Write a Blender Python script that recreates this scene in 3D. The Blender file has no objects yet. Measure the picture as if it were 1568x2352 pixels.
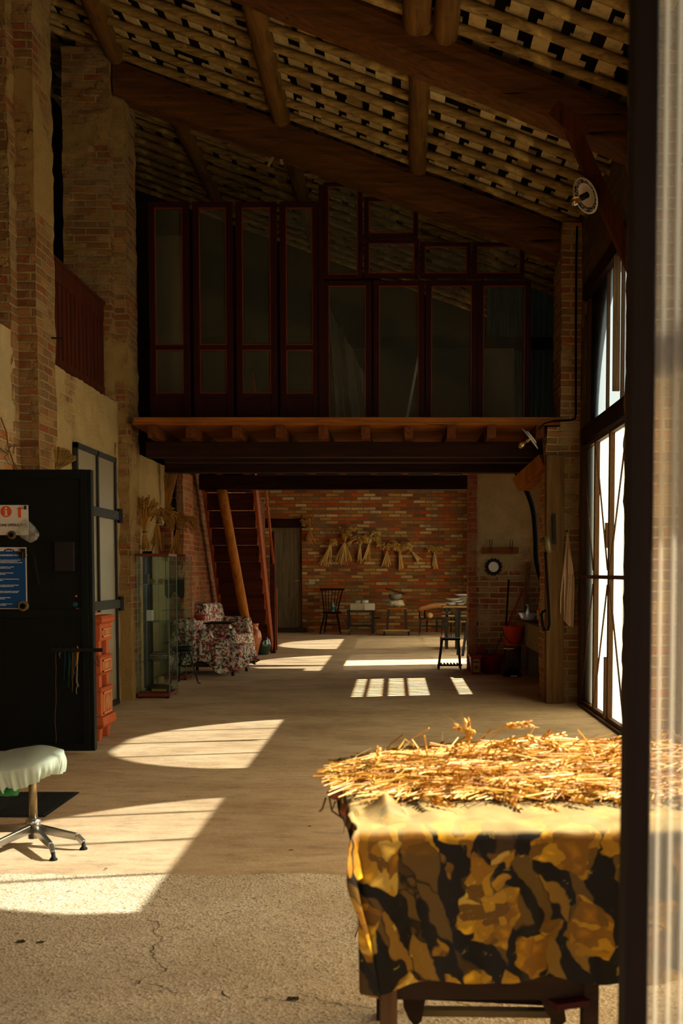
import bpy, bmesh, math, random
from mathutils import Vector, Matrix, noise

random.seed(7)
R = random.random
U = random.uniform
sc = bpy.context.scene
COL = sc.collection

# ---------------------------------------------------------------- camera
F, CX, HZ, CH = 2350.0, 907.0, 1314.0, 1.4
TH = math.atan(.05)
CYP = HZ + F * math.tan(TH)
cd = bpy.data.cameras.new('camera')
cam = bpy.data.objects.new('camera', cd)
COL.objects.link(cam)
cam.location = (0, 0, CH)
cam.rotation_euler = (math.pi / 2 - TH, 0, 0)
cd.sensor_fit = 'VERTICAL'
cd.sensor_height = 36
cd.lens = 36 * F / 2352
cd.shift_x = -(CX - 784) / 2352
cd.shift_y = (CYP - 1176) / 2352
cd.clip_start = .05
cd.dof.use_dof = True
cd.dof.focus_distance = 11
cd.dof.aperture_fstop = 5.0
sc.camera = cam

def ray(px, py):
    c, s = math.cos(TH), math.sin(TH)
    dx, dz = (px - CX) / F, -(py - CYP) / F
    return Vector((dx, c + dz * s, -s + dz * c))
def at(px, py, Y):
    r = ray(px, py); k = Y / r.y
    return Vector((r.x * k, Y, CH + r.z * k))
def fl(px, py, Z=0.0):
    r = ray(px, py); k = (Z - CH) / r.z
    return Vector((r.x * k, r.y * k, Z))

# ---------------------------------------------------------------- light
SUN = Vector((-1, -.2, -.963)).normalized()
w = bpy.data.worlds.new('sky'); sc.world = w; w.use_nodes = True
bg = w.node_tree.nodes['Background']
bg.inputs[0].default_value = (1, .98, .94, 1)
bg.inputs[1].default_value = 1.2
sd = bpy.data.lights.new('sun', 'SUN'); sd.energy = 15.0; sd.angle = math.radians(.55)
sd.color = (1, .87, .66)
so = bpy.data.objects.new('sun', sd); COL.objects.link(so)
so.rotation_euler = SUN.to_track_quat('-Z', 'Y').to_euler()
so.location = (12, 10, 12)

sc.view_settings.view_transform = 'Standard'
sc.view_settings.look = 'None'
sc.view_settings.gamma = 1
sc.view_settings.use_curve_mapping = False
sc.view_settings.exposure = 0.8
cy = sc.cycles
cy.use_denoising = True
cy.max_bounces = 12
cy.diffuse_bounces = 6
cy.transparent_max_bounces = 32
cy.transmission_bounces = 8
cy.sample_clamp_indirect = 6
cy.caustics_reflective = False
cy.caustics_refractive = False

# ---------------------------------------------------------------- node helpers
def lin(h):
    h = h.lstrip('#'); o = []
    for i in (0, 2, 4):
        c = int(h[i:i + 2], 16) / 255
        o.append(c / 12.92 if c <= .04045 else ((c + .055) / 1.055) ** 2.4)
    return (*o, 1)

class NT:
    def __init__(s, name):
        s.m = bpy.data.materials.new(name); s.m.use_nodes = True
        s.t = s.m.node_tree; s.t.nodes.clear()
        s.out = s.n('ShaderNodeOutputMaterial')
    def n(s, typ, **kw):
        nd = s.t.nodes.new(typ)
        for k, v in kw.items(): setattr(nd, k, v)
        return nd
    def link(s, a, b): s.t.links.new(a, b)
    def setin(s, nd, key, v):
        i = nd.inputs[key]
        if hasattr(v, 'is_linked'): s.link(v, i)
        else: i.default_value = v
    def obj(s): return s.n('ShaderNodeTexCoord').outputs['Object']
    def mapping(s, vec, scale=(1, 1, 1), rot=(0, 0, 0), loc=(0, 0, 0)):
        m = s.n('ShaderNodeMapping'); s.link(vec, m.inputs['Vector'])
        m.inputs['Scale'].default_value = scale; m.inputs['Rotation'].default_value = rot; m.inputs['Location'].default_value = loc
        return m.outputs[0]
    def noise(s, vec, scale=5, detail=4, rough=.55, dist=0, col=False):
        x = s.n('ShaderNodeTexNoise'); s.link(vec, x.inputs['Vector'])
        x.inputs['Scale'].default_value = scale; x.inputs['Detail'].default_value = detail
        x.inputs['Roughness'].default_value = rough; x.inputs['Distortion'].default_value = dist
        return x.outputs['Color' if col else 'Fac']
    def voro(s, vec, scale=5, feature='F1', out='Distance', rnd=1):
        x = s.n('ShaderNodeTexVoronoi', feature=feature); s.link(vec, x.inputs['Vector'])
        x.inputs['Scale'].default_value = scale; x.inputs['Randomness'].default_value = rnd
        return x.outputs[out]
    def ramp(s, fac, stops, const=False):
        r = s.n('ShaderNodeValToRGB'); s.link(fac, r.inputs[0])
        if const: r.color_ramp.interpolation = 'CONSTANT'
        e = r.color_ramp.elements
        while len(e) < len(stops): e.new(.5)
        for el, (p, c) in zip(e, stops):
            el.position = p
            el.color = lin(c) if isinstance(c, str) else (c, c, c, 1)
        return r.outputs[0]
    def mix(s, fac, a, b, mode='MIX'):
        x = s.n('ShaderNodeMix', data_type='RGBA', blend_type=mode)
        s.setin(x, 0, fac); s.setin(x, 6, lin(a) if isinstance(a, str) else a); s.setin(x, 7, lin(b) if isinstance(b, str) else b)
        return x.outputs[2]
    def math(s, op, a, b=0.0, clamp=False):
        x = s.n('ShaderNodeMath', operation=op, use_clamp=clamp); s.setin(x, 0, a); s.setin(x, 1, b)
        return x.outputs[0]
    def sep(s, v):
        x = s.n('ShaderNodeSeparateXYZ'); s.link(v, x.inputs[0]); return x.outputs
    def comb(s, x, y, z):
        c = s.n('ShaderNodeCombineXYZ')
        for i, v in enumerate((x, y, z)): s.setin(c, i, v)
        return c.outputs[0]
    def bump(s, h, strength=.3, dist=.02):
        b = s.n('ShaderNodeBump'); s.link(h, b.inputs['Height'])
        b.inputs['Strength'].default_value = strength; b.inputs['Distance'].default_value = dist
        return b.outputs[0]
    def bsdf(s, col, rough=.8, metal=0, spec=.3, normal=None, **kw):
        p = s.n('ShaderNodeBsdfPrincipled')
        s.setin(p, 'Base Color', lin(col) if isinstance(col, str) else col)
        s.setin(p, 'Roughness', rough); s.setin(p, 'Metallic', metal); p.inputs['Specular IOR Level'].default_value = spec
        if normal is not None: s.link(normal, p.inputs['Normal'])
        for k, v in kw.items(): s.setin(p, k.replace('_', ' '), v)
        return p.outputs[0]
    def done(s, sh): s.link(sh, s.out.inputs[0]); return s.m

MATS = {}
def flat(name, col, rough=.7, metal=0, spec=.2, var=.15, scale=14, bump=.1):
    """A plain surface with a little mottling."""
    if name in MATS: return MATS[name]
    t = NT(name); v = t.obj(); n = t.noise(v, scale, 5)
    dark = tuple(c * (1 - var * 1.6) for c in lin(col)[:3]) + (1,)
    c = t.mix(n, dark, lin(col))
    MATS[name] = t.done(t.bsdf(c, rough, metal, spec, t.bump(n, bump, .01)))
    return MATS[name]

def wood(name, c1, c2, axis='X', scale=1.0, rough=.75, worn=None, bump=.35):
    if name in MATS: return MATS[name]
    t = NT(name); v = t.obj()
    s = [14 * scale] * 3; s['XYZ'.index(axis)] = .9 * scale
    g = t.noise(t.mapping(v, tuple(s)), 1.6, 8, .62, .5)
    big = t.noise(v, 1.3 * scale, 3)
    c = t.mix(t.ramp(g, [(.28, .0), (.72, 1.0)]), c1, c2)
    c = t.mix(t.math('MULTIPLY', big, .55), c, tuple(x * .45 for x in lin(c1)[:3]) + (1,))
    if worn: c = t.mix(t.ramp(t.noise(v, 3.1 * scale, 6), [(.55, .0), (.68, .8)]), c, worn)
    crack = t.ramp(t.noise(t.mapping(v, tuple(x * 1.5 for x in s)), 1, 2), [(.27, .0), (.32, 1.0)])
    c = t.mix(t.math('SUBTRACT', 1.0, crack), c, (.008, .004, .002, 1))
    MATS[name] = t.done(t.bsdf(c, rough, 0, .1, t.bump(t.math('ADD', g, crack), bump, .012)))
    return MATS[name]

def masonry(name, cols, mortar, plaster, lo, hi, blen=.27, row=.078, pscale=1.1, pvar=None, seed=0, zbias=None, mortar_size=.011):
    """Brick courses; where the broad noise passes lo..hi an old render coat covers them."""
    t = NT(name); v = t.obj()
    g = t.n('ShaderNodeNewGeometry')
    nx = t.sep(g.outputs['True Normal'])[0]
    ax = t.math('GREATER_THAN', t.math('ABSOLUTE', nx), .6)
    x, y, z = t.sep(v)
    mx = t.n('ShaderNodeMix', data_type='FLOAT'); t.link(ax, mx.inputs[0]); t.link(x, mx.inputs[2]); t.link(y, mx.inputs[3])
    uv = t.comb(mx.outputs[0], z, 0.0)
    wob = t.noise(v, 4, 2, col=True)
    ad = t.n('ShaderNodeVectorMath', operation='MULTIPLY_ADD')
    t.link(wob, ad.inputs[0]); ad.inputs[1].default_value = (.03, .022, 0); t.link(uv, ad.inputs[2])
    b = t.n('ShaderNodeTexBrick'); t.link(ad.outputs[0], b.inputs['Vector'])
    b.inputs['Color1'].default_value = (0, 0, 0, 1); b.inputs['Color2'].default_value = (1, 1, 1, 1); b.inputs['Mortar'].default_value = (.5, .5, .5, 1)
    b.inputs['Scale'].default_value = 1; b.inputs['Mortar Size'].default_value = mortar_size; b.inputs['Mortar Smooth'].default_value = .25
    b.inputs['Brick Width'].default_value = blen; b.inputs['Row Height'].default_value = row; b.inputs['Bias'].default_value = 0
    per = t.ramp(b.outputs['Color'], [(i / len(cols), c) for i, c in enumerate(cols)], const=True)
    fine = t.noise(v, 26, 5, .65)
    per = t.mix(t.math('MULTIPLY', fine, .5), per, (.05, .025, .01, 1))
    bc = t.mix(b.outputs['Fac'], per, mortar)
    smear = t.ramp(t.noise(t.mapping(v, (1, 1, 1), loc=(seed + 3, 0, 0)), 2.3, 6, .6), [(.52, .0), (.66, .75)])
    bc = t.mix(smear, bc, mortar)
    pn = t.noise(t.mapping(v, (1, 1, 1), loc=(seed, seed * 2, 0)), pscale, 7, .62)
    if zbias: pn = t.math('ADD', pn, t.math('MULTIPLY', t.math('SUBTRACT', z, zbias[0]), zbias[1]))
    mask = t.ramp(pn, [(lo, .0), (hi, 1.0)])
    pc = t.mix(t.ramp(t.noise(v, 3.7, 8, .65), [(.3, .0), (.7, 1.0)]), plaster, pvar or plaster)
    pc = t.mix(t.ramp(t.noise(v, 9, 6, .7), [(.62, .0), (.75, .6)]), pc, (.06, .045, .025, 1))
    c = t.mix(mask, bc, pc)
    h = t.math('ADD', t.math('MULTIPLY', t.math('SUBTRACT', 1.0, b.outputs['Fac']), t.math('SUBTRACT', 1.0, mask)), t.math('ADD', t.math('MULTIPLY', mask, 1.1), t.math('MULTIPLY', fine, .55)))
    return t.done(t.bsdf(c, .92, 0, .12, t.bump(h, 1.0, .03)))

def glass(name, tint=(1, 1, 1, 1), clear=.9, gloss=.06, haze=0, hazecol='#ffffff', trans=False):
    """Thin pane: straight-through light, a coat of reflection and some dirt (translucent when trans)."""
    if name in MATS: return MATS[name]
    t = NT(name)
    tr = t.n('ShaderNodeBsdfTransparent'); tr.inputs[0].default_value = tint
    gl = t.n('ShaderNodeBsdfGlossy'); gl.inputs['Roughness'].default_value = .06
    df = t.n('ShaderNodeBsdfTranslucent' if trans else 'ShaderNodeBsdfDiffuse'); df.inputs[0].default_value = lin(hazecol)
    a = t.n('ShaderNodeMixShader'); a.inputs[0].default_value = haze; t.link(tr.outputs[0], a.inputs[1]); t.link(df.outputs[0], a.inputs[2])
    b = t.n('ShaderNodeMixShader'); b.inputs[0].default_value = gloss; t.link(a.outputs[0], b.inputs[1]); t.link(gl.outputs[0], b.inputs[2])
    MATS[name] = t.done(b.outputs[0])
    return MATS[name]

# ---------------------------------------------------------------- mesh builder
class MB:
    def __init__(s): s.v = []; s.f = []; s.mi = []
    def add(s, vs, fs, mi=0):
        o = len(s.v); s.v += [tuple(p) for p in vs]
        for f in fs: s.f.append(tuple(i + o for i in f)); s.mi.append(mi)
        return s
    def box(s, x0, y0, z0, x1, y1, z1, mi=0):
        x0, x1 = min(x0, x1), max(x0, x1); y0, y1 = min(y0, y1), max(y0, y1); z0, z1 = min(z0, z1), max(z0, z1)
        return s.add([(x0, y0, z0), (x1, y0, z0), (x1, y1, z0), (x0, y1, z0), (x0, y0, z1), (x1, y0, z1), (x1, y1, z1), (x0, y1, z1)],
                     [(0, 3, 2, 1), (4, 5, 6, 7), (0, 1, 5, 4), (1, 2, 6, 5), (2, 3, 7, 6), (3, 0, 4, 7)], mi)
    def bar(s, p0, p1, w, h=None, up=(0, 0, 1), mi=0, taper=1):
        p0, p1 = Vector(p0), Vector(p1); h = h or w
        d = (p1 - p0).normalized(); u = Vector(up)
        if abs(d.dot(u)) > .98: u = Vector((0, 1, 0))
        a = d.cross(u).normalized(); b = a.cross(d).normalized()
        vs = []
        for p, k in ((p0, 1), (p1, taper)):
            for i, j in ((-1, -1), (1, -1), (1, 1), (-1, 1)): vs.append(p + a * (i * w / 2 * k) + b * (j * h / 2 * k))
        return s.add(vs, [(3, 2, 1, 0), (4, 5, 6, 7), (0, 1, 5, 4), (1, 2, 6, 5), (2, 3, 7, 6), (3, 0, 4, 7)], mi)
    def tube(s, pts, r, n=8, mi=0, caps=True, jit=0):
        pts = [Vector(p) for p in pts]; m = len(pts)
        rs = r if isinstance(r, (list, tuple)) else [r] * m
        ref = None; vs = []
        for i, p in enumerate(pts):
            d = (pts[min(i + 1, m - 1)] - pts[max(i - 1, 0)])
            d = d.normalized() if d.length > 1e-9 else Vector((0, 0, 1))
            if ref is None: ref = Vector((1, 0, 0)) if abs(d.x) < .8 else Vector((0, 0, 1))
            a = d.cross(ref).normalized(); b = d.cross(a).normalized(); ref = b * -1 if False else ref
            for k in range(n):
                t = 2 * math.pi * k / n
                q = rs[i] * (1 + (jit * noise.noise(p * 3 + Vector((k * 1.7, 0, 0))) if jit else 0))
                vs.append(p + (a * math.cos(t) + b * math.sin(t)) * q)
        fs = [(i * n + k, i * n + (k + 1) % n, (i + 1) * n + (k + 1) % n, (i + 1) * n + k) for i in range(m - 1) for k in range(n)]
        if caps: fs += [tuple(range(n - 1, -1, -1)), tuple((m - 1) * n + k for k in range(n))]
        return s.add(vs, fs, mi)
    def lathe(s, prof, c=(0, 0, 0), n=24, mi=0, M=None, caps=True):
        vs = []; c = Vector(c)
        for r, z in prof:
            for k in range(n):
                t = 2 * math.pi * k / n
                p = Vector((r * math.cos(t), r * math.sin(t), z))
                if M: p = M @ p
                vs.append(p + c)
        m = len(prof)
        fs = [(i * n + k, i * n + (k + 1) % n, (i + 1) * n + (k + 1) % n, (i + 1) * n + k) for i in range(m - 1) for k in range(n)]
        if caps and prof[0][0] > 1e-5: fs.append(tuple(range(n - 1, -1, -1)))
        if caps and prof[-1][0] > 1e-5: fs.append(tuple((m - 1) * n + k for k in range(n)))
        return s.add(vs, fs, mi)
    def grid(s, nu, nv, fn, mi=0, flip=False):
        vs = [fn(i / nu, j / nv) for j in range(nv + 1) for i in range(nu + 1)]
        fs = []
        for j in range(nv):
            for i in range(nu):
                a = j * (nu + 1) + i; q = (a, a + 1, a + nu + 2, a + nu + 1)
                fs.append(q[::-1] if flip else q)
        return s.add(vs, fs, mi)
    def blob(s, c, rad, mi=0, n=12, m=8, amp=0, seed=0):
        c = Vector(c); rx, ry, rz = rad if isinstance(rad, (tuple, list)) else (rad,) * 3; vs = []
        for j in range(m + 1):
            ph = -math.pi / 2 + math.pi * j / m
            for k in range(n):
                t = 2 * math.pi * k / n
                d = Vector((math.cos(ph) * math.cos(t), math.cos(ph) * math.sin(t), math.sin(ph)))
                q = 1 + amp * noise.noise(d * 2.2 + Vector((seed, 0, 0)))
                vs.append(c + Vector((d.x * rx, d.y * ry, d.z * rz)) * q)
        return s.add(vs, [(j * n + k, j * n + (k + 1) % n, (j + 1) * n + (k + 1) % n, (j + 1) * n + k) for j in range(m) for k in range(n)], mi)
    def rough(s, x0, y0, z0, x1, y1, z1, cell=.08, amp=.012, mi=0, faces='xXyYZ'):
        """A masonry block whose faces are worn and uneven."""
        def j(p):
            p = Vector(p); q = p * 7.3; r = Vector((p.x * 2, p.y * 2, math.floor(p.z / .078) * 1.7))
            d = Vector((noise.noise(q), noise.noise(q + Vector((9, 0, 0))), noise.noise(q + Vector((0, 9, 0))) * .5))
            e = Vector((noise.noise(r * 3), noise.noise(r * 3 + Vector((5, 0, 0))), 0))
            return p + d * amp + e * amp * .9
        dx, dy, dz = x1 - x0, y1 - y0, z1 - z0
        N = lambda d: max(1, int(round(d / cell)))
        if 'y' in faces: s.grid(N(dx), N(dz), lambda u, v: j((x0 + dx * u, y0, z0 + dz * v)), mi)
        if 'Y' in faces: s.grid(N(dx), N(dz), lambda u, v: j((x0 + dx * u, y1, z0 + dz * v)), mi, True)
        if 'x' in faces: s.grid(N(dy), N(dz), lambda u, v: j((x0, y0 + dy * u, z0 + dz * v)), mi, True)
        if 'X' in faces: s.grid(N(dy), N(dz), lambda u, v: j((x1, y0 + dy * u, z0 + dz * v)), mi)
        if 'Z' in faces: s.grid(N(dx), N(dy), lambda u, v: j((x0 + dx * u, y0 + dy * v, z1)), mi)
        if 'z' in faces: s.grid(N(dx), N(dy), lambda u, v: j((x0 + dx * u, y0 + dy * v, z0)), mi, True)
        return s
    def prism(s, poly, fn, mi=0):
        """poly: 2D outline; fn(u, v, w) -> point, w in 0..1 through the depth."""
        n = len(poly)
        vs = [fn(u, v, 0) for u, v in poly] + [fn(u, v, 1) for u, v in poly]
        fs = [tuple(range(n - 1, -1, -1)), tuple(range(n, 2 * n))] + [(i, (i + 1) % n, n + (i + 1) % n, n + i) for i in range(n)]
        return s.add(vs, fs, mi)
    def build(s, name, mat, parent=None, smooth=False, bevel=0, label=None, cat=None, group=None, kind=None):
        off = Vector((0, 0, 0))
        if parent is not None: off = Vector(parent['_o']) if '_o' in parent else off
        elif cat and kind != 'structure':
            xs, ys, zs = zip(*s.v)
            off = Vector(((min(xs) + max(xs)) / 2, (min(ys) + max(ys)) / 2, min(zs)))
        me = bpy.data.meshes.new(name)
        me.from_pydata([tuple(Vector(p) - off) for p in s.v], [], s.f)
        for m in (mat if isinstance(mat, (list, tuple)) else [mat]): me.materials.append(m)
        me.polygons.foreach_set('material_index', s.mi)
        if smooth: me.polygons.foreach_set('use_smooth', [True] * len(s.f))
        me.update()
        o = bpy.data.objects.new(name, me); COL.objects.link(o)
        if parent is not None:
            o.parent = parent
            if '_o' in parent: o['_o'] = tuple(off)
        else: o.location = off
        if parent is None: o['_o'] = tuple(off)
        if bevel:
            b = o.modifiers.new('bevel', 'BEVEL'); b.width = bevel; b.segments = 2; b.limit_method = 'ANGLE'
        tag(o, label, cat, group, kind)
        return o

def tag(o, label=None, cat=None, group=None, kind=None):
    for k, v in (('label', label), ('category', cat), ('group', group), ('kind', kind)):
        if v: o[k] = v
def thing(name, label, cat, loc=(0, 0, 0), group=None, kind=None):
    o = bpy.data.objects.new(name, None); COL.objects.link(o); o.location = loc; o.empty_display_size = .1
    o['_o'] = tuple(loc); tag(o, label, cat, group, kind)
    return o
def dup(root, loc=None, label=None, rz=None, scale=None):
    r = root.copy(); COL.objects.link(r)
    if loc is not None: r.location = loc
    if rz is not None: r.rotation_euler = (0, 0, rz)
    if scale is not None: r.scale = (scale,) * 3
    if label: r['label'] = label
    for ch in list(root.children):
        c = ch.copy(); COL.objects.link(c); c.parent = r
        for g in list(ch.children):
            d = g.copy(); COL.objects.link(d); d.parent = c
    return r
def text(mb, body, x, y, z, size, mi=0, align='LEFT', depth=.001):
    """Lettering in the x-z plane facing -y, appended to a builder."""
    cu = bpy.data.curves.new('letters', 'FONT'); cu.body = body; cu.size = size; cu.align_x = align; cu.extrude = depth; cu.resolution_u = 3; cu.offset = size * .018
    o = bpy.data.objects.new('letters', cu); COL.objects.link(o)
    me = bpy.data.meshes.new_from_object(o.evaluated_get(bpy.context.evaluated_depsgraph_get()))
    mb.add([(x + p.co.x, y - p.co.z, z + p.co.y) for p in me.vertices], [tuple(p.vertices) for p in me.polygons], mi)
    bpy.data.objects.remove(o); bpy.data.meshes.remove(me); bpy.data.curves.remove(cu)
def rotm(x=0, y=0, z=0):
    return Matrix.Rotation(z, 3, 'Z') @ Matrix.Rotation(y, 3, 'Y') @ Matrix.Rotation(x, 3, 'X')

# ================================================================ MATERIALS
BR = ['#6e3a22', '#8a4a2a', '#96602f', '#7d5634', '#a0713f', '#8f3f22', '#9a8057', '#7a4c30', '#8c6a44', '#a25a32']
M_FAR = masonry('far_brick', ['#9a4a20', '#b06a28', '#a8441a', '#a87a3c', '#8a4c26', '#b8803c', '#b85420', '#7a4424', '#c0935a', '#a05a26', '#8d6638', '#c8a06a'],
                '#6a5236', '#7a6040', .70, .80, .29, .079, 1.3, seed=2)
M_PIER = masonry('pier_brick', ['#7a4a28', '#8a5a30', '#94663a', '#8a4626', '#7c5836', '#9c7242', '#80502c'], '#86704a', '#8f7142', .47, .54, .25, .072, .95, '#85683c', seed=11)
M_PIERR = masonry('right_pier_brick', ['#9a6236', '#a87242', '#93683c', '#a4562e', '#8c6438', '#b08450'], '#a48a5a', '#9c8252', .56, .64, .25, .075, 1.2, '#8a6e42', seed=5)
M_PLASTER = masonry('old_plaster', BR, '#9a8258', '#a58a5a', .27, .35, .25, .072, .8, '#94794c', seed=21)
M_LOWWALL = masonry('patched_brick', ['#a8663a', '#b0794a', '#a05a34', '#9c7850', '#b48c5e'], '#a48c64', '#a88e62', .52, .6, .27, .085, .9, '#97805a', seed=8, zbias=(2.6, .25))
M_NICHE = masonry('niche_wall', ['#8c5836', '#9a6642', '#8e4a2e', '#967046', '#a58256'], '#a8946a', '#b09c6c', .47, .56, .27, .08, 1.0, '#948052', seed=14, zbias=(1.35, .22))
M_REDBR = masonry('red_brick', ['#9a4e2c', '#a85a34', '#8c4428', '#a06a40', '#944a2a'], '#8a6e4c', '#8a6c48', .68, .75, .22, .075, 1.2, seed=4)
M_RUB = masonry('rubble_wall', ['#6a5030', '#7a5c38', '#5c4428', '#866844'], '#5c4a2c', '#5a4626', .45, .6, .3, .12, 1.6, seed=9)
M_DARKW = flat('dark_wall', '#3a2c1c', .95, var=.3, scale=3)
M_RAFT = wood('rafter_wood', '#3c220c', '#74451a', 'X', 1, worn='#4e3212')
M_POLE = wood('pole_wood', '#5e4420', '#b08c4c', 'X', 1.2, worn='#c8a660')
M_PURL = wood('purlin_wood', '#4a3014', '#865a24', 'Y', 1, worn='#70501e')
M_JOIST = wood('joist_wood', '#3a1c0a', '#7a3e14', 'Y', 1.2)
M_BEAM = wood('beam_wood', '#160903', '#371806', 'X', 1, rough=.8)
M_BOARD = wood('board_wood', '#6a3510', '#a4601f', 'X', 1.2)
M_RED = flat('red_brown_paint', '#2c0703', .6, spec=.12, var=.2, scale=6)
M_REDL = flat('orange_bead', '#66280c', .5, var=.2)
M_STAIR = wood('stair_wood', '#2c1006', '#5a200a', 'X', 1, rough=.6)
M_STRING = wood('stringer_wood', '#6a2c0e', '#a34c18', 'Z', 1, rough=.6)
M_LOG = wood('log_wood', '#7a4312', '#b5701f', 'Z', .8, rough=.65)
M_POST = wood('post_wood', '#4a3118', '#7d5a30', 'Z', 1.1)
M_DGLASS = glass('dusty_glass', (.95, .97, .95, 1), gloss=.05, haze=.05, hazecol='#8a8a78')
M_CGLASS = glass('case_glass', (.93, .97, .95, 1), gloss=.03, haze=.006, hazecol='#9aa898')
M_LUN = glass('lunette_sheet', (.72, .78, .84, 1), gloss=.02, haze=.24, hazecol='#a8b4ba', trans=True)
M_PANE = glass('door_sheet', (1, 1, 1, 1), gloss=.02, haze=.97, hazecol='#ccceC4', trans=True)
M_PANEB = glass('fill_light_door_sheet', (1, 1, 1, 1), gloss=.02, haze=.97, hazecol='#f6f4ea', trans=True)  # paler than the visible door sheet, to throw extra light on the near floor
M_BACKP = glass('back_door_sheet', (1, 1, 1, 1), gloss=.02, haze=.82, hazecol='#e0e2d8', trans=True)
M_IRON = flat('rusty_iron', '#5a3a1c', .7, .3, var=.4, scale=30)
M_BLACK = flat('black_iron', '#0d0c0a', .6, var=.3)
M_RUBBER = flat('black_rubber', '#040404', .8, spec=.15)

def floor_mat(name, apron):
    t = NT(name); v = t.obj()
    if apron:
        sp = t.ramp(t.voro(v, 95, out='Color'), [(0, '#9a8668'), (.25, '#ccb798'), (.5, '#dcc8a8'), (.78, '#ecdcbe'), (.95, '#6a5f50')])
        n = t.noise(v, 1.1, 6); n2 = t.noise(v, 7, 6, .7)
        c = t.mix(t.ramp(n, [(.35, .0), (.7, .5)]), sp, '#a58a62')
        c = t.mix(t.ramp(n2, [(.5, .0), (.8, .5)]), c, '#a8987c')
        h = t.voro(v, 95)
        return t.done(t.bsdf(c, .9, 0, .2, t.bump(h, .5, .006)))
    n = t.noise(t.mapping(v, (.7, 1.6, 1)), 1.2, 9, .62, .4)
    c = t.ramp(n, [(.25, '#a08462'), (.45, '#be9f7a'), (.6, '#cdb08a'), (.8, '#d9bf9c')])
    c = t.mix(t.ramp(t.noise(t.mapping(v, (3, 9, 1)), 1.5, 8, .7), [(.48, .0), (.72, .6)]), c, '#7d6446')
    c = t.mix(t.ramp(t.noise(t.mapping(v, (1, 1, 1), loc=(4, 2, 0)), 5, 9, .75), [(.56, .0), (.7, .4)]), c, '#d6c4a0')
    c = t.mix(t.ramp(t.noise(v, 60, 3, .7), [(.66, .0), (.72, .5)]), c, '#4a3c28')
    return t.done(t.bsdf(c, t.ramp(n, [(.3, .62), (.7, .85)]), 0, .3, t.bump(t.noise(v, 30, 6, .7), .5, .008)))
M_FLOOR = floor_mat('worn_concrete', False)
M_APRON = floor_mat('exposed_aggregate', True)
t = NT('tile_clay'); v = t.obj()
rp = t.n('ShaderNodeNewGeometry').outputs['Random Per Island']
c = t.ramp(rp, [(0, '#9a8352'), (.3, '#b59a64'), (.55, '#a5834c'), (.75, '#c2a772'), (.9, '#7d6136')])
c = t.mix(t.ramp(t.noise(v, 9, 6, .7), [(.5, .0), (.72, .75)]), c, '#5c4524')
M_TILE = t.done(t.bsdf(c, .9, 0, .1, t.bump(t.noise(v, 20, 5), .3, .01)))
M_TILEBACK = flat('cover_tile', '#22170c', .95, var=.4, scale=5)

# ================================================================ SETTING
def struct(name, mb, m, **k): return mb.build(name, m, kind='structure', **k)
XR, XL = 1.97, -2.97
YE = 4.67
mb = MB().grid(60, 60, lambda u, v: (-7 + 9.6 * u, YE - .02 + 19.7 * v, 0)); struct('floor', mb, M_FLOOR)
def apr(u, v):
    x, y = -7 + 9.6 * u, -1 + (YE + 1.0) * v
    if v > .99: y += .05 * noise.noise(Vector((x * 3, 0, 0))) + .03 * noise.noise(Vector((x * 11, 4, 0)))
    return (x, y, .004)
mb = MB().grid(240, 8, apr)
def crack(pts, wd, seed):
    m2 = []; 
    for i in range(len(pts) - 1):
        a, b = Vector(pts[i]), Vector(pts[i + 1]); n = max(2, int((b - a).length / .012))
        for k in range(n): m2.append(a.lerp(b, k / n))
    vs = []
    for i, p in enumerate(m2):
        q = p + Vector((noise.noise(p * 9 + Vector((seed, 0, 0))), noise.noise(p * 9 + Vector((0, seed, 0))), 0)) * .05
        q += Vector((noise.noise(p * 45), noise.noise(p * 45 + Vector((3, 0, 0))), 0)) * .012
        ww = wd * (.35 + .9 * abs(noise.noise(p * 14 + Vector((7, seed, 0)))))
        vs += [(q.x - ww, q.y - ww * .4, .0062), (q.x + ww, q.y + ww * .4, .0062)]
    mb.add(vs, [(2 * i, 2 * i + 1, 2 * i + 3, 2 * i + 2) for i in range(len(m2) - 1)], 1)
crack([fl(345, 2110), fl(362, 2160), fl(350, 2205), fl(365, 2230), fl(330, 2268), fl(470, 2285), fl(640, 2300), fl(850, 2320)], .0035, 1)
crack([fl(680, 2285), fl(760, 2300), fl(840, 2318), fl(1000, 2335)], .003, 5)
struct('floor', mb, [M_APRON, flat('crack_dirt', '#3a2f22', .95)])
mb = MB().box(-20, -16, -.5, 40, 60, -.03); struct('ground', mb, flat('yard_gravel', '#7d7462', .9, var=.2, scale=2))

# far wall, with the door opening left in it
YF = 23.9
DX0, DX1, DZ = -2.92, -2.17, 2.42
mb = MB()
for b in ((-7.2, YF, -.02, DX0, YF + .3, 8.6), (DX1, YF, -.02, 2.6, YF + .3, 8.6), (DX0, YF, DZ, DX1, YF + .3, 8.6)): mb.box(*b)
struct('wall_back', mb, M_FAR)
# front wall with the entrance the view is taken through
mb = MB()
for b in ((-7.2, .25, -.02, -1.6, .55, 8.6), (1.2, .25, -.02, 2.6, .55, 8.6), (-1.6, .25, 2.4, 1.2, .55, 8.6)): mb.box(*b)
struct('wall_front', mb, M_PLASTER)
# left aisle behind the arcade
mb = MB().box(-7.2, .5, -.02, -7.0, 24, 9); struct('wall_left', mb, M_DARKW)
mb = MB().rough(-3.6, .55, 0, -3.45, 7.9, 3.35, .15, .012); struct('wall_left', mb, M_LOWWALL)
mb = MB().rough(-3.6, 7.9, 0, -3.125, 8.5, 3.36, .09, .016); struct('wall_left', mb, M_LOWWALL)
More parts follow.
